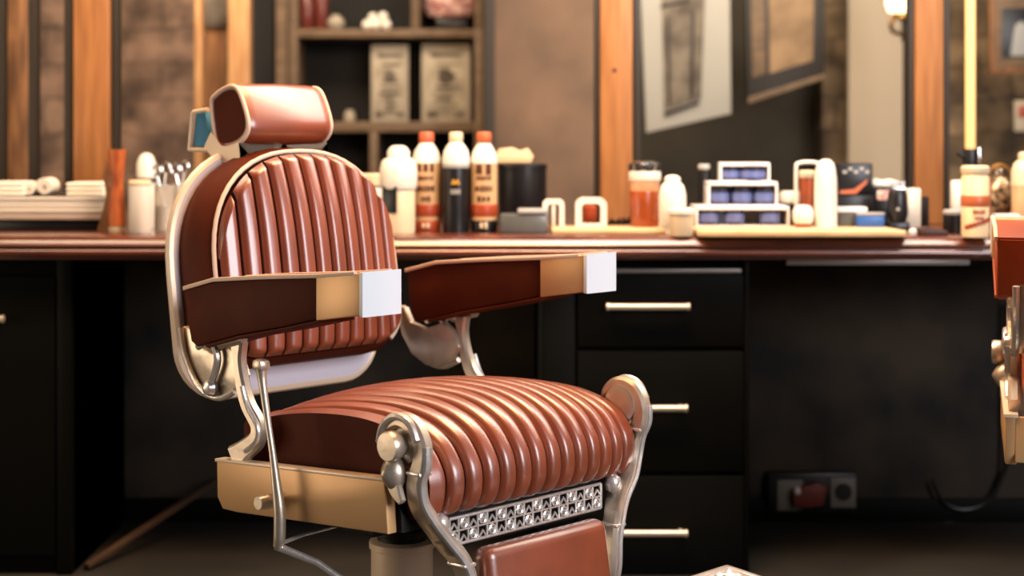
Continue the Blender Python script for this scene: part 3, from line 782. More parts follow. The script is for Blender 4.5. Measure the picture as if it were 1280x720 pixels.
# ------------------------------------------------------------------ things on the counter
def depth(py): return F * (EYE - CT) / (py - HZ)
def prof(d, pts, base=CT):
    """[(half width px, row)] from bottom to top -> [(r, h)]"""
    return [(S(hw, d), (Z(py, d) - base if i else 0)) for i, (hw, py) in enumerate(pts)]
def bottle(name, label, cat, px, d, parts, group=None, sy=1.0):
    q = thing(name, label, cat, (X(px, d), d, CT), 0, group)
    for nm, m_, pts in parts:
        b = new()
        pp = [(S(hw, d), Z(py, d) - CT) for hw, py in pts]
        pp = [(r, max(h, 0)) for r, h in pp]
        lathe(b, pp, (0, 0, 0), 28, sy=sy)
        obj(nm, b, m_, q)
    return q
def marks(q, d, r_px, rows, m_, name='lettering', seed=1):
    """rows of small raised strokes wrapped on a label: (row, height px, width px, count)"""
    random.seed(seed); b = new(); r = S(r_px, d) + .0008
    for py, h, w, n in rows:
        x = -w / 2
        step = w / n
        for i in range(n):
            ww = step * random.uniform(.55, .85); cx = S(-w / 2 + step * (i + .5), d); zc = Z(py, d) - CT
            ang = cx / r; ang = max(-1.3, min(1.3, ang))
            hh = S(h * random.uniform(.7, 1), d)
            box(b, (r * math.sin(ang), -r * math.cos(ang), zc), (S(ww, d), .002, hh), .0005, Matrix.Rotation(ang, 3, 'Z'))
    return obj(name, b, m_, q)

# left end
d = 4.46
q = thing('white_tray', 'upper white rectangular tray of the stack at the left end', 'tray', (X(50, d), d, 0), 0, None)
def tray(q, z0, z1, w0, w1, dd, m_):
    b = new(); boxr(b, w0, w1, 0, .2, z0, z1, .006); obj('tray_body', b, m_, q)
    b = new(); boxr(b, w0 - .004, w1 + .004, -.004, .204, z1 - .008, z1, .002); obj('rim', b, WHITEP, q)
w0, w1 = X(-40, d) - X(50, d), X(131, d) - X(50, d)
zt = [Z(v, d) for v in (283, 275, 262, 247)]
tray(q, Z(261, d), Z(246, d), w0, w1, d, WHITEP)
q2 = thing('white_tray', 'lower pale grey tray beneath the white tray at the left end', 'tray', (X(50, d), d, 0))
tray(q2, Z(275, d), Z(261.5, d), w0, w1, d, mat('pale_tray', (206, 190, 176), .35, var=.2, stretch=(1, 1, 30), vscale=10))
b = new(); boxr(b, X(-40, d), X(128, d), d + .01, d + .19, CT, Z(275.5, d), .003)
tag(obj('tray_base', b, BLACKP), 'black base block under the stacked white trays', 'base')
zt = Z(246, d)
for (a, c_, top, lb) in ((-20, 27, 227, 'long folded white towel on the trays at the far left'), (78, 127, 228, 'short folded white towel on the right end of the trays')):
    b = new()
    h = Z(top, d + .03) - zt
    for i in range(3): boxr(b, X(a, d), X(c_, d) - .002 * i, d + .03, d + .15, zt + h * i / 3, zt + h * (i + .96) / 3, .006)
    tag(obj('folded_towel', b, TOWEL), lb, 'towel')
for (cx, r_, lb) in ((36, 9, 'smaller rolled white cloth on the trays'), (55, 12, 'larger rolled white cloth with open end on the trays')):
    b = new(); rr = S(r_, d + .04); pts = []
    for i in range(30):
        a = i * .55; ra = rr * (.3 + .7 * i / 29) - .003; pts.append((X(cx, d), ra * math.cos(a), ra * math.sin(a)))
    # spiral roll, axis towards the room
    sp = [(X(cx, d + .04) + p[1], p[2]) for p in pts]
    for i in range(len(sp) - 1):
        a0 = Vector((sp[i][0], sp[i][1])); a1 = Vector((sp[i + 1][0], sp[i + 1][1]))
        tt = (a1 - a0).normalized(); nn = Vector((-tt.y, tt.x)) * .0026
        prism(b, [(a0.x + nn.x, a0.y + nn.y + zt + rr), (a1.x + nn.x, a1.y + nn.y + zt + rr), (a1.x - nn.x, a1.y - nn.y + zt + rr), (a0.x - nn.x, a0.y - nn.y + zt + rr)], d + .04, d + .12, 'y')
    tag(obj('rolled_towel', b, TOWEL), lb, 'towel')
# turned wooden mill with leaning wooden brush
d = depth(291)
q = thing('wooden_mill', 'waisted orange-brown wooden mill on a cream foot beside the trays', 'pepper mill', (X(146, d), d, CT))
b = new(); lathe(b, [(S(9, d), 0), (S(10, d), .003), (S(10, d), S(8, d)), (S(8, d), S(9, d))], (0, 0, 0), 24); obj('foot', b, CREAMP, q)
b = new(); lathe(b, cr([(S(11, d), S(9, d)), (S(10.5, d), S(30, d)), (S(8, d), S(55, d)), (S(8.5, d), S(68, d)), (S(12, d), S(100, d)), (S(12.5, d), S(104, d))], 5), (0, 0, 0), 10); obj('body', b, mat('mill_wood', (190, 104, 48), .4, rgb2=(130, 62, 28), vscale=9, stretch=(4, 4, 1)), q)
b = new(); ribbon(b, [(X(127, d + .06), d + .07, CT, .026), (X(130, d), d + .06, CT + S(45, d), .02), (X(127, d), d + .06, CT + S(70, d), .018), (X(134, d), d + .06, CT + S(96, d), .022)], .02)
tag(obj('wooden_brush_handle', b, OLDWOOD), 'dark curved wooden brush handle standing behind the waisted mill', 'brush handle')
# white canister with domed bottle behind
d = depth(292)
bottle('white_canister', 'tall plain white canister right of the waisted wooden mill', 'canister', 175, d, [
    ('body', WHITEP, [(12, 295), (14, 289), (14, 232)]), ('lid', CREAMP, [(13, 232), (14.4, 231), (14.4, 227), (12, 225)])])
d = depth(285)
bottle('pump_bottle', 'white dome-topped bottle peeking over the white canister', 'bottle', 183, d, [
    ('body', WHITEP, [(13, 290), (14, 282), (14, 235), (12, 226)]), ('collar', BLACKP, [(11, 227), (16, 226), (16, 223), (11, 222)]), ('cap', WHITEP, [(12, 222), (12, 205), (9, 196), (5, 192), (1, 191)])])
def tool_jar(px, d, hw, top, label, seed):
    q = thing('tool_jar', label, 'jar', (X(px, d), d, CT))
    r = S(hw, d); h = Z(top, d) - CT
    b = new(); lathe(b, [(r * .95, 0), (r, .004), (r, h), (r * 1.05, h + .003), (r * .93, h + .003), (r * .9, h - .004), (r * .9, .006)], (0, 0, 0), 28); obj('glass', b, CLEARISH, q)
    b = new(); lathe(b, [(r * .88, .008), (r * .88, h * .55), (r * .86, h * .57)], (0, 0, 0), 24); obj('filling', b, WHITEP, q)
    random.seed(seed)
    tilt = random.uniform(-.012, .012)
    s = thing('scissors', label.replace('clear jar', 'steel scissors standing in the clear jar'), 'scissors', (X(px, d), d, CT + h * .58))
    b = new()
    for sg in (-1, 1):
        cx = sg * .013 + tilt; cz = h * .42 + .045 + sg * .004
        tube(b, [(cx + .011 * math.cos(a * PI / 7), 0, cz + .015 * math.sin(a * PI / 7)) for a in range(14)], .0032, 8, True)
        tube(b, [(cx * .9, 0, cz - .015), (-sg * .003, 0, -.0)], .0035, 8)
    obj('handles', b, STEEL, s)
d = depth(290)
tool_jar(205, d, 12, 232, 'clear jar with steel tools right of the white canister', 3)
d = depth(286)
tool_jar(228, d, 12, 230, 'clear jar half hidden behind the chair back, holding tools', 8)

# centre group
d = depth(285)
q = thing('glass_jar', 'clear jar with white lid half hidden by the right side of the chair back', 'jar', (X(466, d), d, CT))
b = new(); lathe(b, [(S(15, d), 0), (S(16, d), .004), (S(16, d), S(50, d)), (S(13, d), S(53, d))], (0, 0, 0), 24); obj('body', b, ACRYL, q)
b = new(); lathe(b, [(S(17, d), S(53, d)), (S(18, d), S(54, d)), (S(18, d), S(66, d)), (S(16, d), S(68, d))], (0, 0, 0), 24); obj('lid', b, CREAMP, q)
d = depth(291)
q = bottle('lotion_bottle', 'squat white lotion bottle with stepped cap, first right of the chair back', 'bottle', 498, d - .02, [
    ('body', CREAMP, [(20, 294), (21, 288), (21, 240), (20, 236)]), ('shoulder', WHITEP, [(22, 236), (23.5, 232), (23.5, 212), (21, 202), (17, 198)]),
    ('cap', WHITEP, [(14, 198), (14, 189), (10, 184), (6, 182)])])
b = new(); r = S(21, d); box(b, (-r * .45, -r * .88, Z(248, d) - CT), (S(20, d), .004, S(34, d)), .0015, Matrix.Rotation(-.45, 3, 'Z')); obj('dark_label', b, BLACKP, q)
def shampoo(px, d, label, grp, cap, hw=17, dark_foot=False, seed=1):
    q = bottle('shampoo_bottle', label, 'bottle', px, d, [
        ('body', mat('label_body%d' % seed, (196, 160, 116), .45), [(hw - 1, 292), (hw, 286), (hw, 203)]),
        ('shoulder', WHITEP, [(hw + .4, 204), (hw + .2, 198), (hw * .85, 189), (hw * .6, 182), (hw * .45, 178)]),
        ('cap', cap, [(9, 178), (9.5, 177), (9.5, 167), (8, 165)]),
        ('red_band', REDBROWN, [(hw + .3, 270), (hw + .7, 269), (hw + .7, 256), (hw + .3, 255)]),
        ('foot_band', BLACKP if dark_foot else REDBROWN, [(hw - .6, 292), (hw + .5, 286), (hw + .7, 276), (hw + .3, 275)])], grp)
    marks(q, d, hw, [(209 if not dark_foot else 211, 13 if not dark_foot else 14, 24, 3 if not dark_foot else 2), (222, 6, 20, 5), (235, 8, 24, 6), (248, 8, 12 if not dark_foot else 18, 3)], INK, seed=seed)
    marks(q, d, hw + .8, [(281, 8, 11, 2)], CREAMP, 'emblem', seed=seed)
    return q
shampoo(533, depth(290.5) + .05, 'tan-labelled shampoo bottle with reddish cap, left of the black bottle', None, mat('red_cap', (176, 84, 54), .4), 17.5, False, 4)
shampoo(605, depth(290), 'tan-labelled shampoo bottle with orange cap and black foot, right of the black bottle', None, ORANGECAP, 16.5, True, 9)
d = depth(290.3)
q = bottle('shampoo_bottle', 'black shampoo bottle with white shoulder between the two tan bottles', 'bottle', 570, d, [
    ('body', BLACKP, [(16, 292), (17, 286), (17, 206), (16.6, 203)]), ('shoulder', WHITEP, [(17.2, 204), (17, 198), (15, 188), (10, 180), (8, 178)]),
    ('cap', CREAMP, [(7.5, 178), (8.5, 176), (8.5, 167), (7, 165)]), ('grey_band', GREYINK, [(17, 210), (17.5, 209), (17.5, 205), (17, 204)])])
marks(q, d, 17, [(238, 4, 13, 4), (241, 3, 13, 4)], GREYINK, seed=3)
b = new(); r = S(17, d); prism(b, [(S(-6, d), Z(230, d) - CT), (S(6, d), Z(230, d) - CT), (S(3, d), Z(223, d) - CT), (0, Z(226, d) - CT), (S(-3, d), Z(223, d) - CT)], -r - .002, -r + .003, 'y'); obj('emblem', b, GOLD, q)
# black canister with towel
d = depth(283)
bottle('black_canister', 'wide black canister standing behind the orange-capped bottle', 'canister', 653, d, [
    ('body', BLACKP, [(28, 286), (30, 280), (30, 212)]), ('lid', BLACKP, [(30, 212), (31, 211), (31, 206), (29, 204.5)])])
b = new(); zt = Z(204.3, d)
prism(b, [(X(622, d), zt), (X(664, d), zt), (X(667, d), zt + S(9, d)), (X(660, d), zt + S(19, d)), (X(650, d), zt + S(16, d)), (X(640, d), zt + S(20, d)), (X(624, d), zt + S(18, d)), (X(618, d), zt + S(8, d))], d - .03, d + .03, 'y', .008)
tag(obj('folded_cloth', b, mat('beige_cloth', (206, 178, 140), .9, bump=.4, bscale=90)), 'beige folded cloth lying on the black canister', 'cloth')
d = depth(291)
q = thing('plastic_box', 'low smoky grey plastic box in front of the black canister', 'box', (X(655, d), d, CT))
b = new(); boxr(b, S(-30, d), S(29, d), -.03, .05, 0, S(24, d), .006); obj('box_body', b, SMOKE, q)
b = new(); boxr(b, S(-8, d), S(30, d), -.034, .052, S(24, d), S(30, d), .005); obj('lid', b, GREYINK, q)
# pale board with arch holders
d = depth(293)
b = new(); boxr(b, X(690, d), X(840, d), d - .005, d + .17, CT, CT + S(7, d), .004)
tag(obj('wooden_board', b, BOARD), 'pale maple board under the two white arch stands', 'wooden board')
bz = CT + S(7, d)
def arch(px, hw, top, label, inner):
    d = depth(290)
    h = Z(top, d) - bz; w = S(hw, d); q = thing('arch_stand', label, 'stand', (X(px, d), d, bz))
    b = new(); rr = w * .5; tk = S(7.5 if inner else 6, d)
    def rnd(w, h, r, z0=0):
        p = [(-w, z0)]
        for i in range(7): a = PI - PI / 2 * i / 6; p.append((-w + r + r * math.cos(a), h - r + r * math.sin(a)))
        for i in range(7): a = PI / 2 - PI / 2 * i / 6; p.append((w - r + r * math.cos(a), h - r + r * math.sin(a)))
        p.append((w, z0)); return p
    o = rnd(w, h, rr); i_ = rnd(w - tk, h - tk, rr * .55, 0 if not inner else tk * .5)
    n = len(o)
    for yy in (0, .03):
        vo = [b.verts.new((p[0], yy, p[1])) for p in o]; vi = [b.verts.new((p[0], yy, p[1])) for p in i_]
        for k in range(n - 1): b.faces.new((vo[k], vo[k + 1], vi[k + 1], vi[k]))
        if inner: b.faces.new((vo[-1], vo[0], vi[0], vi[-1]))
        if yy == 0: a0, a1 = vo, vi
    for k in range(n - 1):
        b.faces.new((a0[k], a0[k + 1], vo[k + 1], vo[k])); b.faces.new((a1[k], vi[k], vi[k + 1], a1[k + 1]))
    b.faces.new((a0[-1], a0[0], vo[0], vo[-1])) if inner else b.faces.new((a0[0], vo[0], vi[0], a1[0]))
    if inner: b.faces.new((a1[-1], vi[-1], vi[0], a1[0]))
    else: b.faces.new((a0[-1], a1[-1], vi[-1], vo[-1]))
    obj('arch_frame', b, WHITEP, q)
    if not inner:
        b = new(); boxr(b, -.004, .004, .002, .028, 0, h - tk, .001); obj('divider', b, WHITEP, q)
arch(692, 13.5, 249, 'white double arch stand beside the smoky box', False)
arch(739, 19.5, 247, 'wider white rounded stand with the small red pot inside', True)
d = depth(288)
simple('red_pot', 'small red-brown pot inside the white rounded stand', 'pot', REDBROWN, lambda b: lathe(b, [(S(7, d), 0), (S(8, d), .003), (S(9, d), S(14, d)), (S(8.5, d), S(22, d)), (S(6, d), S(24, d))], (X(738.5, d), d + .035, bz), 20))
d = depth(287)
for px, w, h, lb in ((769, 9, 8, 'left small black clip lying on the maple board'), (783, 6, 10, 'right small black clip lying next to the amber jar')):
    b = new(); prism(b, [(X(px - w, d), bz), (X(px + w, d), bz), (X(px + w * .7, d), bz + S(h, d)), (X(px + w * .2, d), bz + S(h * .5, d)), (X(px - w * .6, d), bz + S(h * .9, d))], d, d + .03, 'y', .003)
    tag(obj('hair_clip', b, BLACKP), lb, 'hair clip')
# amber jar
d = depth(290)
q = thing('amber_jar', 'amber glass jar with white band and black steel lid before the middle post', 'jar', (X(806, d), d, bz))
def lz(py): return Z(py, d) - bz
def lpart(nm, m_, pts): 
    b = new(); lathe(b, [(S(a, d), max(0, lz(c_))) for a, c_ in pts], (0, 0, 0), 28); return obj(nm, b, m_, q)
lpart('body', AMBER, [(17, 290), (18.5, 277), (18.5, 240), (18, 238)]); lpart('neck_glass', mat('pale_amber', (214, 160, 120), .2, coat=.5, var=.3, vscale=25), [(18, 239), (18.5, 236), (19, 226)])
lpart('white_band', WHITEP, [(19.6, 226), (20.2, 225), (20.2, 216), (19.6, 214)]); lpart('lid', STEEL, [(18, 214), (19, 213), (19, 205), (17, 203), (12, 201.5)])
b = new()
for k in range(8):
    a = k * PI / 4 + .2; box(b, (S(18.6, d) * math.cos(a), S(18.6, d) * math.sin(a), lz(209)), (.006, .016, S(9, d)), .001, Matrix.Rotation(a, 3, 'Z'))
obj('lid_grip', b, BLACKP, q)
d = depth(291.5); bz2 = bz
q = thing('white_bottle', 'rounded plain white bottle between the amber jar and the cream cup', 'bottle', (X(839, d), d - .035, CT))
b = new(); lathe(b, [(S(15, d), S(8, d)), (S(17, d), S(12, d)), (S(17, d), S(48, d)), (S(14, d), S(60, d)), (S(10, d), S(64, d))], (0, 0, 0), 26); lathe(b, [(S(14, d), 0), (S(15, d), S(8, d))], (0, 0, 0), 26); obj('body', b, WHITEP, q)
b = new(); lathe(b, [(S(10, d), S(64, d)), (S(10, d), S(69, d)), (S(7, d), S(72, d)), (S(3, d), S(73, d))], (0, 0, 0), 20); obj('cap', b, WHITEP, q)
d = depth(295)
bottle('cream_cup', 'small cream cup at the front edge before the white bottle', 'cup', 852, d, [('body', CREAMP, [(13, 298), (14, 292), (15.5, 268)]), ('lid', WHITEP, [(15.5, 268), (17, 267), (17, 262), (14, 260)])])
b = new(); d = depth(292); boxr(b, X(864, d), X(882, d), d - .01, d + .03, CT, CT + S(5, d), .003); tag(obj('black_clip', b, BLACKP), 'flat black clip between the cream cup and the long board', 'clip')
d = depth(286)
bottle('slim_bottle', 'slim black bottle with grey cap left of the blue jar tiers', 'bottle', 880, d, [('body', BLACKP, [(7, 290), (7.5, 284), (7.5, 212)]), ('cap', GREYINK, [(7, 212), (7.6, 211), (7.6, 207), (6, 205)])])
# long board
d = depth(296)
b = new()
pts = [(X(885, d), d - .02), (X(1128, d), d - .02), (X(1134, d), d + .0), (X(1122, d), d + .24), (X(870, d), d + .24), (X(872, d), d)]
prism(b, pts, CT, CT + S(8, d), 'z', .004); tag(obj('wooden_board', b, BOARD), 'long maple board carrying the blue jar tiers and the tall white bottle', 'wooden board')
bz = CT + S(8, d)
# tiered acrylic rack
d = 4.40
q = thing('tiered_rack', 'three-step frosted acrylic rack holding dark blue jars', 'rack', (X(928, d), d, bz))
tiers = [(870, 987, 258, 286, 0), (888, 976, 228, 257, .05), (906, 970, 204, 228, .10)]
zbot = [bz]
for i, (a, c_, top, bot, off) in enumerate(tiers):
    b = new(); dd = d; z1 = Z(top, d) - bz; z0 = 0 if i == 0 else Z(tiers[i - 1][2], d) - bz
    xa, xb = X(a, d) - X(928, d), X(c_, d) - X(928, d)
    boxr(b, xa, xb, off, .15, z1 - .010, z1, .002)
    for xx in (xa, xb - .005): boxr(b, xx, xx + .005, off, .15, z0, z1 - .010, .001)
    boxr(b, xa, xb, .145, .15, z0, z1 - .010, .001)
    boxr(b, xa, xb, off, .15, z0, z0 + .002)
    obj('tier', b, ACRYL, q)
def navy_jar(x, y, z, w, h, label):
    j = thing('blue_jar', label, 'jar', (x, y, z))
    b = new(); r = w / 2; lathe(b, [(r * .92, 0), (r, .003), (r, h * .72), (r * .95, h * .75)], (0, 0, 0), 24); obj('body', b, NAVY, j)
    b = new(); lathe(b, [(r * .97, h * .75), (r, h * .77), (r, h * .97), (r * .9, h)], (0, 0, 0), 24); obj('lid', b, BLACKP, j)
    b = new(); lathe(b, [(r * 1.002, h * .2), (r * 1.02, h * .21), (r * 1.02, h * .64), (r * 1.002, h * .65)], (0, 0, 0), 24); obj('label_band', b, LILAC, j)
names = ['left', 'middle', 'right']
for i, (a, c_, top, bot, off) in enumerate(tiers):
    n = 3 if i < 2 else 2
    if i == 0: cs = (887, 919, 964)
    elif i == 1: cs = (903, 932, 960)
    else: cs = (920, 949)
    h = (Z(top, d) - Z(bot, d)) * .78
    z0 = bz + .0025 if i == 0 else Z(tiers[i - 1][2], d) + .0025
    for k, cx in enumerate(cs):
        w = S(27, d) if not (i == 2 and k == 1) else S(36, d)
        lb = '%s dark blue jar on the %s step of the acrylic rack' % ((names[k] if n == 3 else ('small left', 'wide right')[k]), ('bottom', 'middle', 'top')[i])
        navy_jar(X(cx, d), d + off + .03, z0, w, h, lb)
# tall white bottle etc
d = 4.36
q = thing('white_bottle', 'tall smooth white bottle standing in the middle of the long board', 'bottle', (X(1032, d), d, bz))
def lp2(nm, m_, pts, base):
    b = new(); lathe(b, [(S(a, d), max(0, Z(c_, d) - base)) for a, c_ in pts], (0, 0, 0), 28); return obj(nm, b, m_, q)
lp2('body', WHITEP, [(13, 290), (14, 284), (14, 228), (13.5, 220)], bz); lp2('cap', WHITEP, [(13, 220), (12.5, 212), (10, 204), (6, 200), (2, 199)], bz)
d = 4.50
q = thing('wire_handle', 'white rounded frame standing behind the tall white bottle', 'frame', (X(1006, d), d, bz))
b = new(); z1 = Z(204, d) - bz
tube(b, cr([(X(996, d) - X(1006, d), 0, 0), (X(995, d) - X(1006, d), 0, z1 * .85), (X(999, d) - X(1006, d), 0, z1), (X(1022, d) - X(1006, d), 0, z1), (X(1026, d) - X(1006, d), 0, z1 * .85), (X(1026, d) - X(1006, d), 0, 0)], 6), .005, 10); obj('frame_rail', b, WHITEP, q)
d = 4.55
q = thing('amber_bottle', 'orange-brown bottle with cream cap hidden left of the tall white bottle', 'bottle', (X(1009, d), d, bz))
lp2('body', AMBER, [(9, 290), (10, 286), (10, 222)], bz); lp2('cap', CREAMP, [(10, 222), (10.5, 221), (10.5, 215), (8, 213)], bz)
d = 4.62
q = thing('cream_jar', 'small cream jar with dark body right of the blue jar tiers', 'jar', (X(988, d), d, CT))
lp2('body', BLACKP, [(12, 290), (13, 284), (13, 254)], CT); lp2('lid', WHITEP, [(13, 254), (14, 253), (14, 243), (11, 239)], CT)
d = 4.36
q = thing('white_pot', 'small round white pot with brown foot before the orange-brown bottle', 'pot', (X(1003, d), d - .01, bz))
lp2('foot', REDBROWN, [(9, 290), (10, 285), (10, 279)], bz); lp2('body', WHITEP, [(11, 279), (13, 274), (13, 264), (10, 258), (4, 256)], bz)
d = 4.52
b_ = bz
q = thing('black_box', 'upper black box with orange stroke behind the tall white bottle', 'box', (X(1068, d), d, 0))
b = new(); boxr(b, S(-22, d), S(21, d), -.02, .06, Z(243, d), Z(204, d), .004); obj('box_body', b, BLACKP, q)
b = new(); prism(b, [(S(-20, d), Z(238, d)), (S(-2, d), Z(236, d)), (S(14, d), Z(224, d)), (S(13, d), Z(229, d)), (S(0, d), Z(242, d)), (S(-20, d), Z(242, d))], -.024, -.018, 'y'); obj('orange_stroke', b, ORANGECAP, q)
b = new(); 
for i in range(5): box(b, (S(-14 + 7 * i, d), -.021, Z(215 - (i % 2) * 4, d)), (S(5, d), .004, S(4, d)), .001)
obj('lettering', b, GREYINK, q)
b = new(); boxr(b, S(-24, d), S(22, d), -.02, .06, 0, Z(243.4, d) - bz, .004); bmesh.ops.translate(b, vec=(X(1068, d), d, bz), verts=b.verts)
tag(obj('black_box', b, BLACKP), 'lower black box carrying the box with the orange stroke', 'box')
d = 4.38
q = thing('clear_tray', 'small clear-lidded tray right of the tall white bottle', 'tray', (X(1066, d), d, bz))
b = new(); boxr(b, S(-17, d), S(16, d), 0, .05, 0, S(18, d), .003); obj('tray_body', b, SMOKE, q)
b = new(); boxr(b, S(-19, d), S(18, d), -.003, .053, S(18, d), S(24, d), .002); obj('lid', b, ACRYL, q)
q = thing('blue_box', 'small blue box with white edge before the black boxes', 'box', (X(1087, d), d - .035, bz))
b = new(); boxr(b, S(-19, d), S(15, d), 0, .03, 0, S(15, d), .003); obj('box_body', b, BLUEITEM, q)
b = new(); boxr(b, S(-19, d), S(15, d), -.001, .031, S(15, d), S(18, d), .001); obj('rim', b, GREYINK, q)
# black organiser
d = 4.52
q = thing('organiser_box', 'black box with pink and white label right of the stacked black boxes', 'box', (X(1113, d), d, CT))
b = new(); boxr(b, S(-22, d), S(22, d), 0, .1, 0, Z(234, d) - CT, .005); obj('box_body', b, BLACKP, q)
b = new(); boxr(b, S(-17, d), S(3, d), -.003, .001, Z(250, d) - CT, Z(238, d) - CT, .001); obj('label_patch', b, PINK, q)
b = new()
z0 = Z(233.8, d)
prism(b, [(X(1094, d), z0), (X(1126, d), z0), (X(1128, d), z0 + S(6, d)), (X(1118, d), z0 + S(9, d)), (X(1108, d), z0 + S(7, d)), (X(1100, d), z0 + S(10, d)), (X(1093, d), z0 + S(5, d))], d + .02, d + .08, 'y', .006)
tag(obj('crumpled_tissue', b, TOWEL), 'crumpled white tissue on the black labelled box', 'tissue')
d = 4.37
q = thing('hair_clipper', 'black hair clipper standing upright left of the tall white box', 'hair clipper', (X(1122, d), d, CT))
b = new(); boxr(b, S(-13, d), S(14, d), -.02, .03, 0, S(14, d), .006); lathe(b, [(S(10, d), S(14, d)), (S(13, d), S(24, d)), (S(12, d), S(48, d)), (S(10, d), S(54, d))], (0, 0, 0), 20); obj('clipper_body', b, BLACKP, q)
b = new()
for i in range(6): boxr(b, S(-9 + 3.2 * i, d), S(-7.6 + 3.2 * i, d), -.006, .006, S(54, d), S(64, d))
boxr(b, S(-10, d), S(11, d), -.007, .007, S(53, d), S(57, d), .001); obj('blade', b, STEEL, q)
b = new(); lathe(b, [(.004, 0), (.006, .003), (.004, .006)], (-S(2, d), -S(13, d), S(30, d)), 12, 'y'); obj('switch', b, GREYINK, q)
d = 4.42
q = thing('white_box', 'tall narrow white box right of the hair clipper', 'box', (X(1143.5, d), d, CT))
b = new(); boxr(b, S(-8, d), S(8, d), 0, .04, 0, S(54, d), .003); obj('box_body', b, WHITEP, q)
b = new(); boxr(b, S(8, d) + .001, S(18, d), .0, .04, 0, S(44, d), .003); bmesh.ops.translate(b, vec=(X(1143.5, d), d, CT), verts=b.verts)
tag(obj('black_carton', b, BLACKP), 'narrow black carton against the tall white box', 'box')
d = depth(295)
b = new(); prism(b, [(X(1150, d), CT), (X(1186, d), CT), (X(1184, d), CT + S(7, d)), (X(1164, d), CT + S(11, d)), (X(1150, d), CT + S(8, d))], d, d + .07, 'y', .004); tag(obj('leather_pouch', b, mat('brown_pouch', (52, 26, 16), .5)), 'flat dark brown pouch below the right post', 'pouch')
b = new(); lathe(b, [(S(4, d), 0), (S(5, d), .003), (S(5, d), S(7, d)), (S(3, d), S(9, d))], (X(1141, d), d, CT), 16); tag(obj('tiny_pot', b, WHITEP), 'tiny white pot at the front edge below the tall white box', 'pot')
# right end
d = depth(291)
bottle('black_pot', 'black round pot left of the orange-labelled bottle', 'pot', 1191, d, [('body', BLACKP, [(11, 295), (12, 289), (12, 268)]), ('lid', GREYINK, [(12, 268), (12.4, 267), (12.4, 264), (10, 262)])])
q = thing('white_tube', 'white tube standing behind the black pot', 'tube', (X(1196, d + .06), d + .06, CT))
b = new(); dd = d + .06; lathe(b, [(S(7, dd), 0), (S(7, dd), S(28, dd)), (S(8, dd), S(30, dd)), (S(7.5, dd), S(62, dd)), (S(6, dd), S(64, dd))], (0, 0, 0), 18); obj('body', b, WHITEP, q)
d = depth(296)
q = bottle('spray_bottle', 'cream bottle with orange label and wide cream cap at the right', 'bottle', 1219, d, [
    ('body', mat('cream_label_body', (236, 206, 160), .45), [(16, 299), (17, 292), (17, 222), (15, 218)]), ('cap', CREAMP, [(16, 218), (17.5, 216), (17.5, 209), (15, 207)]),
    ('orange_band', ORANGECAP, [(17.2, 258), (17.7, 257), (17.7, 245), (17.2, 244)])])
b = new(); r = S(17.5, d)
for k in range(7):
    a = -.9 + k * .3; box(b, (r * math.sin(a), -r * math.cos(a), Z(283 - k * 1.6, d) - CT), (r * .31, .002, S(5, d)), .0004, Matrix.Rotation(a, 3, 'Z'))
obj('orange_swoosh', b, REDBROWN, q)
marks(q, d, 17.8, [(264, 6, 16, 4), (272, 4, 12, 4)], REDBROWN, seed=6)
b = new(); r = S(17.2, d)
box(b, (r * .98, 0, Z(250, d) - CT), (.003, r * .7, S(60, d)), .0005); obj('side_stripe', b, ORANGECAP, q)
d = depth(287)
q = thing('tube_lamp', 'slim glowing tube lamp on a black socket behind the orange-labelled bottle', 'lamp', (X(1218, d), d + .04, CT))
b = new(); lathe(b, [(S(12, d), 0), (S(13, d), .004), (S(11, d), .012), (S(4, d), .016), (S(4, d), Z(212, d) - CT), (S(9, d), Z(208, d) - CT), (S(10, d), Z(200, d) - CT), (S(8, d), Z(186, d) - CT)], (0, 0, 0), 24); obj('lamp_base', b, BLACKP, q)
b = new(); lathe(b, [(S(6.5, d), Z(187, d) - CT), (S(6.5, d), 1.25), (S(5, d), 1.26)], (0, 0, 0), 20); obj('glass_tube', b, TUBEGLOW, q)
b = new(); boxr(b, S(7, d), S(11, d), -.02, -.005, Z(208, d) - CT, Z(184, d) - CT, .002); obj('steel_clip', b, STEEL, q)
b = new(); tube(b, [(-S(16, d), 0, Z(190, d) - CT), (-S(8, d), 0, Z(196, d) - CT)], .008, 10); obj('switch_arm', b, BLACKP, q)
d = depth(290)
q = thing('ornate_jar', 'round silver and brown ornamental jar right of the orange-labelled bottle', 'jar', (X(1254, d), d + .03, CT))
b = new(); lathe(b, [(S(9, d), 0), (S(10, d), S(20, d)), (S(16, d), S(30, d)), (S(18, d), S(45, d)), (S(15, d), S(60, d)), (S(9, d), S(68, d)), (S(6, d), S(70, d))], (0, 0, 0), 26); obj('body', b, mat('silver_brown', (196, 168, 132), .25, metal=.6, rgb2=(60, 44, 30), vscale=60), q)
b = new(); lathe(b, [(S(7, d), S(70, d)), (S(8, d), S(72, d)), (S(7, d), S(78, d)), (S(2, d), S(81, d))], (0, 0, 0), 18); obj('lid', b, STEEL, q)
b = new(); tube(b, cr([(-S(18, d), 0, S(45, d)), (-S(14, d), 0, S(74, d)), (0, 0, S(84, d)), (S(14, d), 0, S(74, d)), (S(18, d), 0, S(45, d))], 6), .004, 8); obj('bail_handle', b, BRASS, q)
d = depth(294)
q = thing('white_tin', 'low white tin with dark window at the right end', 'tin', (X(1256, d), d - .01, CT))
b = new(); boxr(b, S(-17, d), S(16, d), -.02, .02, 0, S(27, d), .006); obj('tin_body', b, WHITEP, q)
b = new(); boxr(b, S(-8, d), S(10, d), -.023, -.018, S(4, d), S(18, d), .001); obj('window', b, BLACKP, q)
d = depth(292)
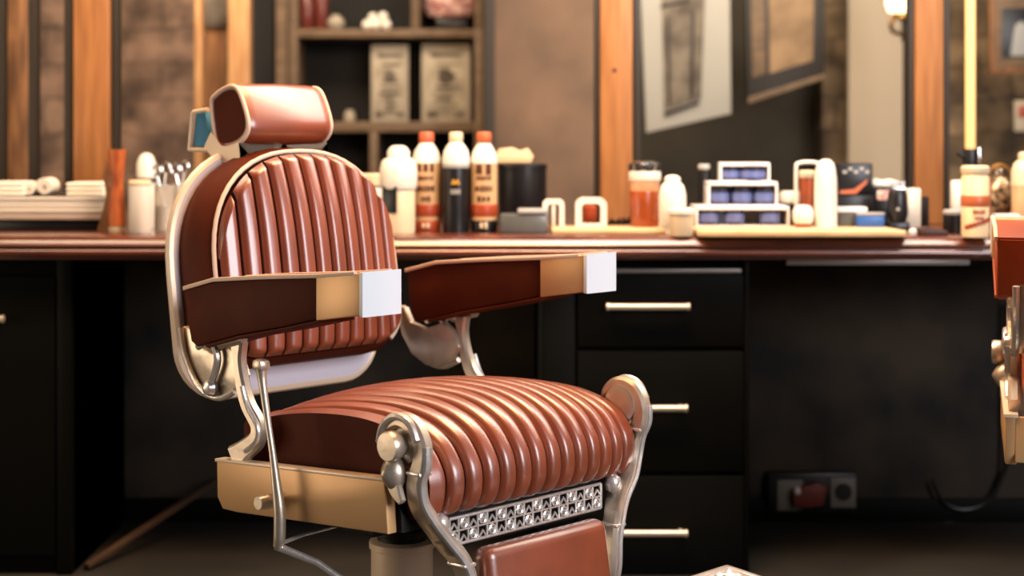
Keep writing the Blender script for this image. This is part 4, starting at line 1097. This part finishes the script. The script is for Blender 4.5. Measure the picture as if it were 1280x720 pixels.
q = bottle('spray_bottle', 'cream bottle cut off by the right edge of the picture', 'bottle', 1283, d, [
    ('body', mat('tan_body', (206, 170, 126), .45, var=.2, vscale=20), [(17, 296), (18, 290), (18, 232)]), ('shoulder', CREAMP, [(18.5, 232), (18.5, 214), (15, 204), (10, 200)]), ('cap', CREAMP, [(9, 200), (10, 199), (10, 192), (7, 190)])])

# ------------------------------------------------------------------ light
def area(name, loc, target, size, power, col, sy=None):
    l = bpy.data.lights.new(name, 'AREA'); l.energy = power; l.color = s2l(col)
    l.shape = 'RECTANGLE' if sy else 'SQUARE'; l.size = size
    if sy: l.size_y = sy
    o = bpy.data.objects.new(name, l); C.objects.link(o); o.location = loc
    o.rotation_euler = (Vector(target) - Vector(loc)).to_track_quat('-Z', 'Y').to_euler()
    return o
area('window_light', (2.3, .5, 1.9), (-.1, 3.1, .75), 1.6, 145, (250, 246, 250), 1.6)
area('side_light', (-2.6, 3.0, .75), (-.3, 3.1, .65), 1.2, 20, (255, 230, 200), 1.1)  # added, unseen; gives the tan side plates something warm to reflect
area('ceiling_lamp', (-.1, 3.3, 2.75), (-.1, 3.2, .5), 1.0, 66, (255, 188, 124), .7)
area('edge_highlight_light', (-1.6, 4.05, 2.3), (-1.6, 4.2, .9), 2.4, 26, (255, 214, 170), .2)  # added, unseen; draws the bright line along the counter edge
area('edge_highlight_light', (1.3, 4.05, 2.3), (1.3, 4.2, .9), 3.2, 70, (255, 240, 226), .7)  # added, unseen; whiter and wider for a thicker highlight on the right
area('counter_lamp', (-.6, 3.7, 2.2), (-.5, 4.6, .95), 2.4, 22, (255, 226, 196), .25)
area('counter_lamp', (.9, 3.7, 2.2), (.9, 4.6, .95), 1.6, 22, (255, 232, 208), .25)
area('far_room_lamp', (-1.2, 5.9, 2.7), (-1.2, 7.6, 1.3), 1.2, 74, (255, 230, 200), .5)
area('far_room_lamp', (1.2, 5.6, 2.7), (1.3, 7.2, 1.3), 1.6, 54, (255, 236, 210), .5)
w = bpy.data.worlds.new('World'); bpy.context.scene.world = w; w.use_nodes = True
w.node_tree.nodes['Background'].inputs[0].default_value = (*s2l((255, 222, 190)), 1); w.node_tree.nodes['Background'].inputs[1].default_value = .04

# ------------------------------------------------------------------ camera
cam = bpy.data.cameras.new('Camera'); co = bpy.data.objects.new('Camera', cam); C.objects.link(co)
co.location = (0, 0, EYE); co.rotation_euler = (PI / 2, 0, 0)
cam.sensor_width = 36; cam.lens = 36 * F / 1280; cam.shift_y = -(360 - HZ) / 1280
cam.dof.use_dof = True; cam.dof.focus_distance = 3.0; cam.dof.aperture_fstop = (cam.lens / 1000) / .025
sc = bpy.context.scene; sc.camera = co
sc.view_settings.view_transform = 'Standard'; sc.view_settings.look = 'None'; sc.view_settings.gamma = 1
sc.view_settings.use_curve_mapping = False; sc.view_settings.exposure = 0.0
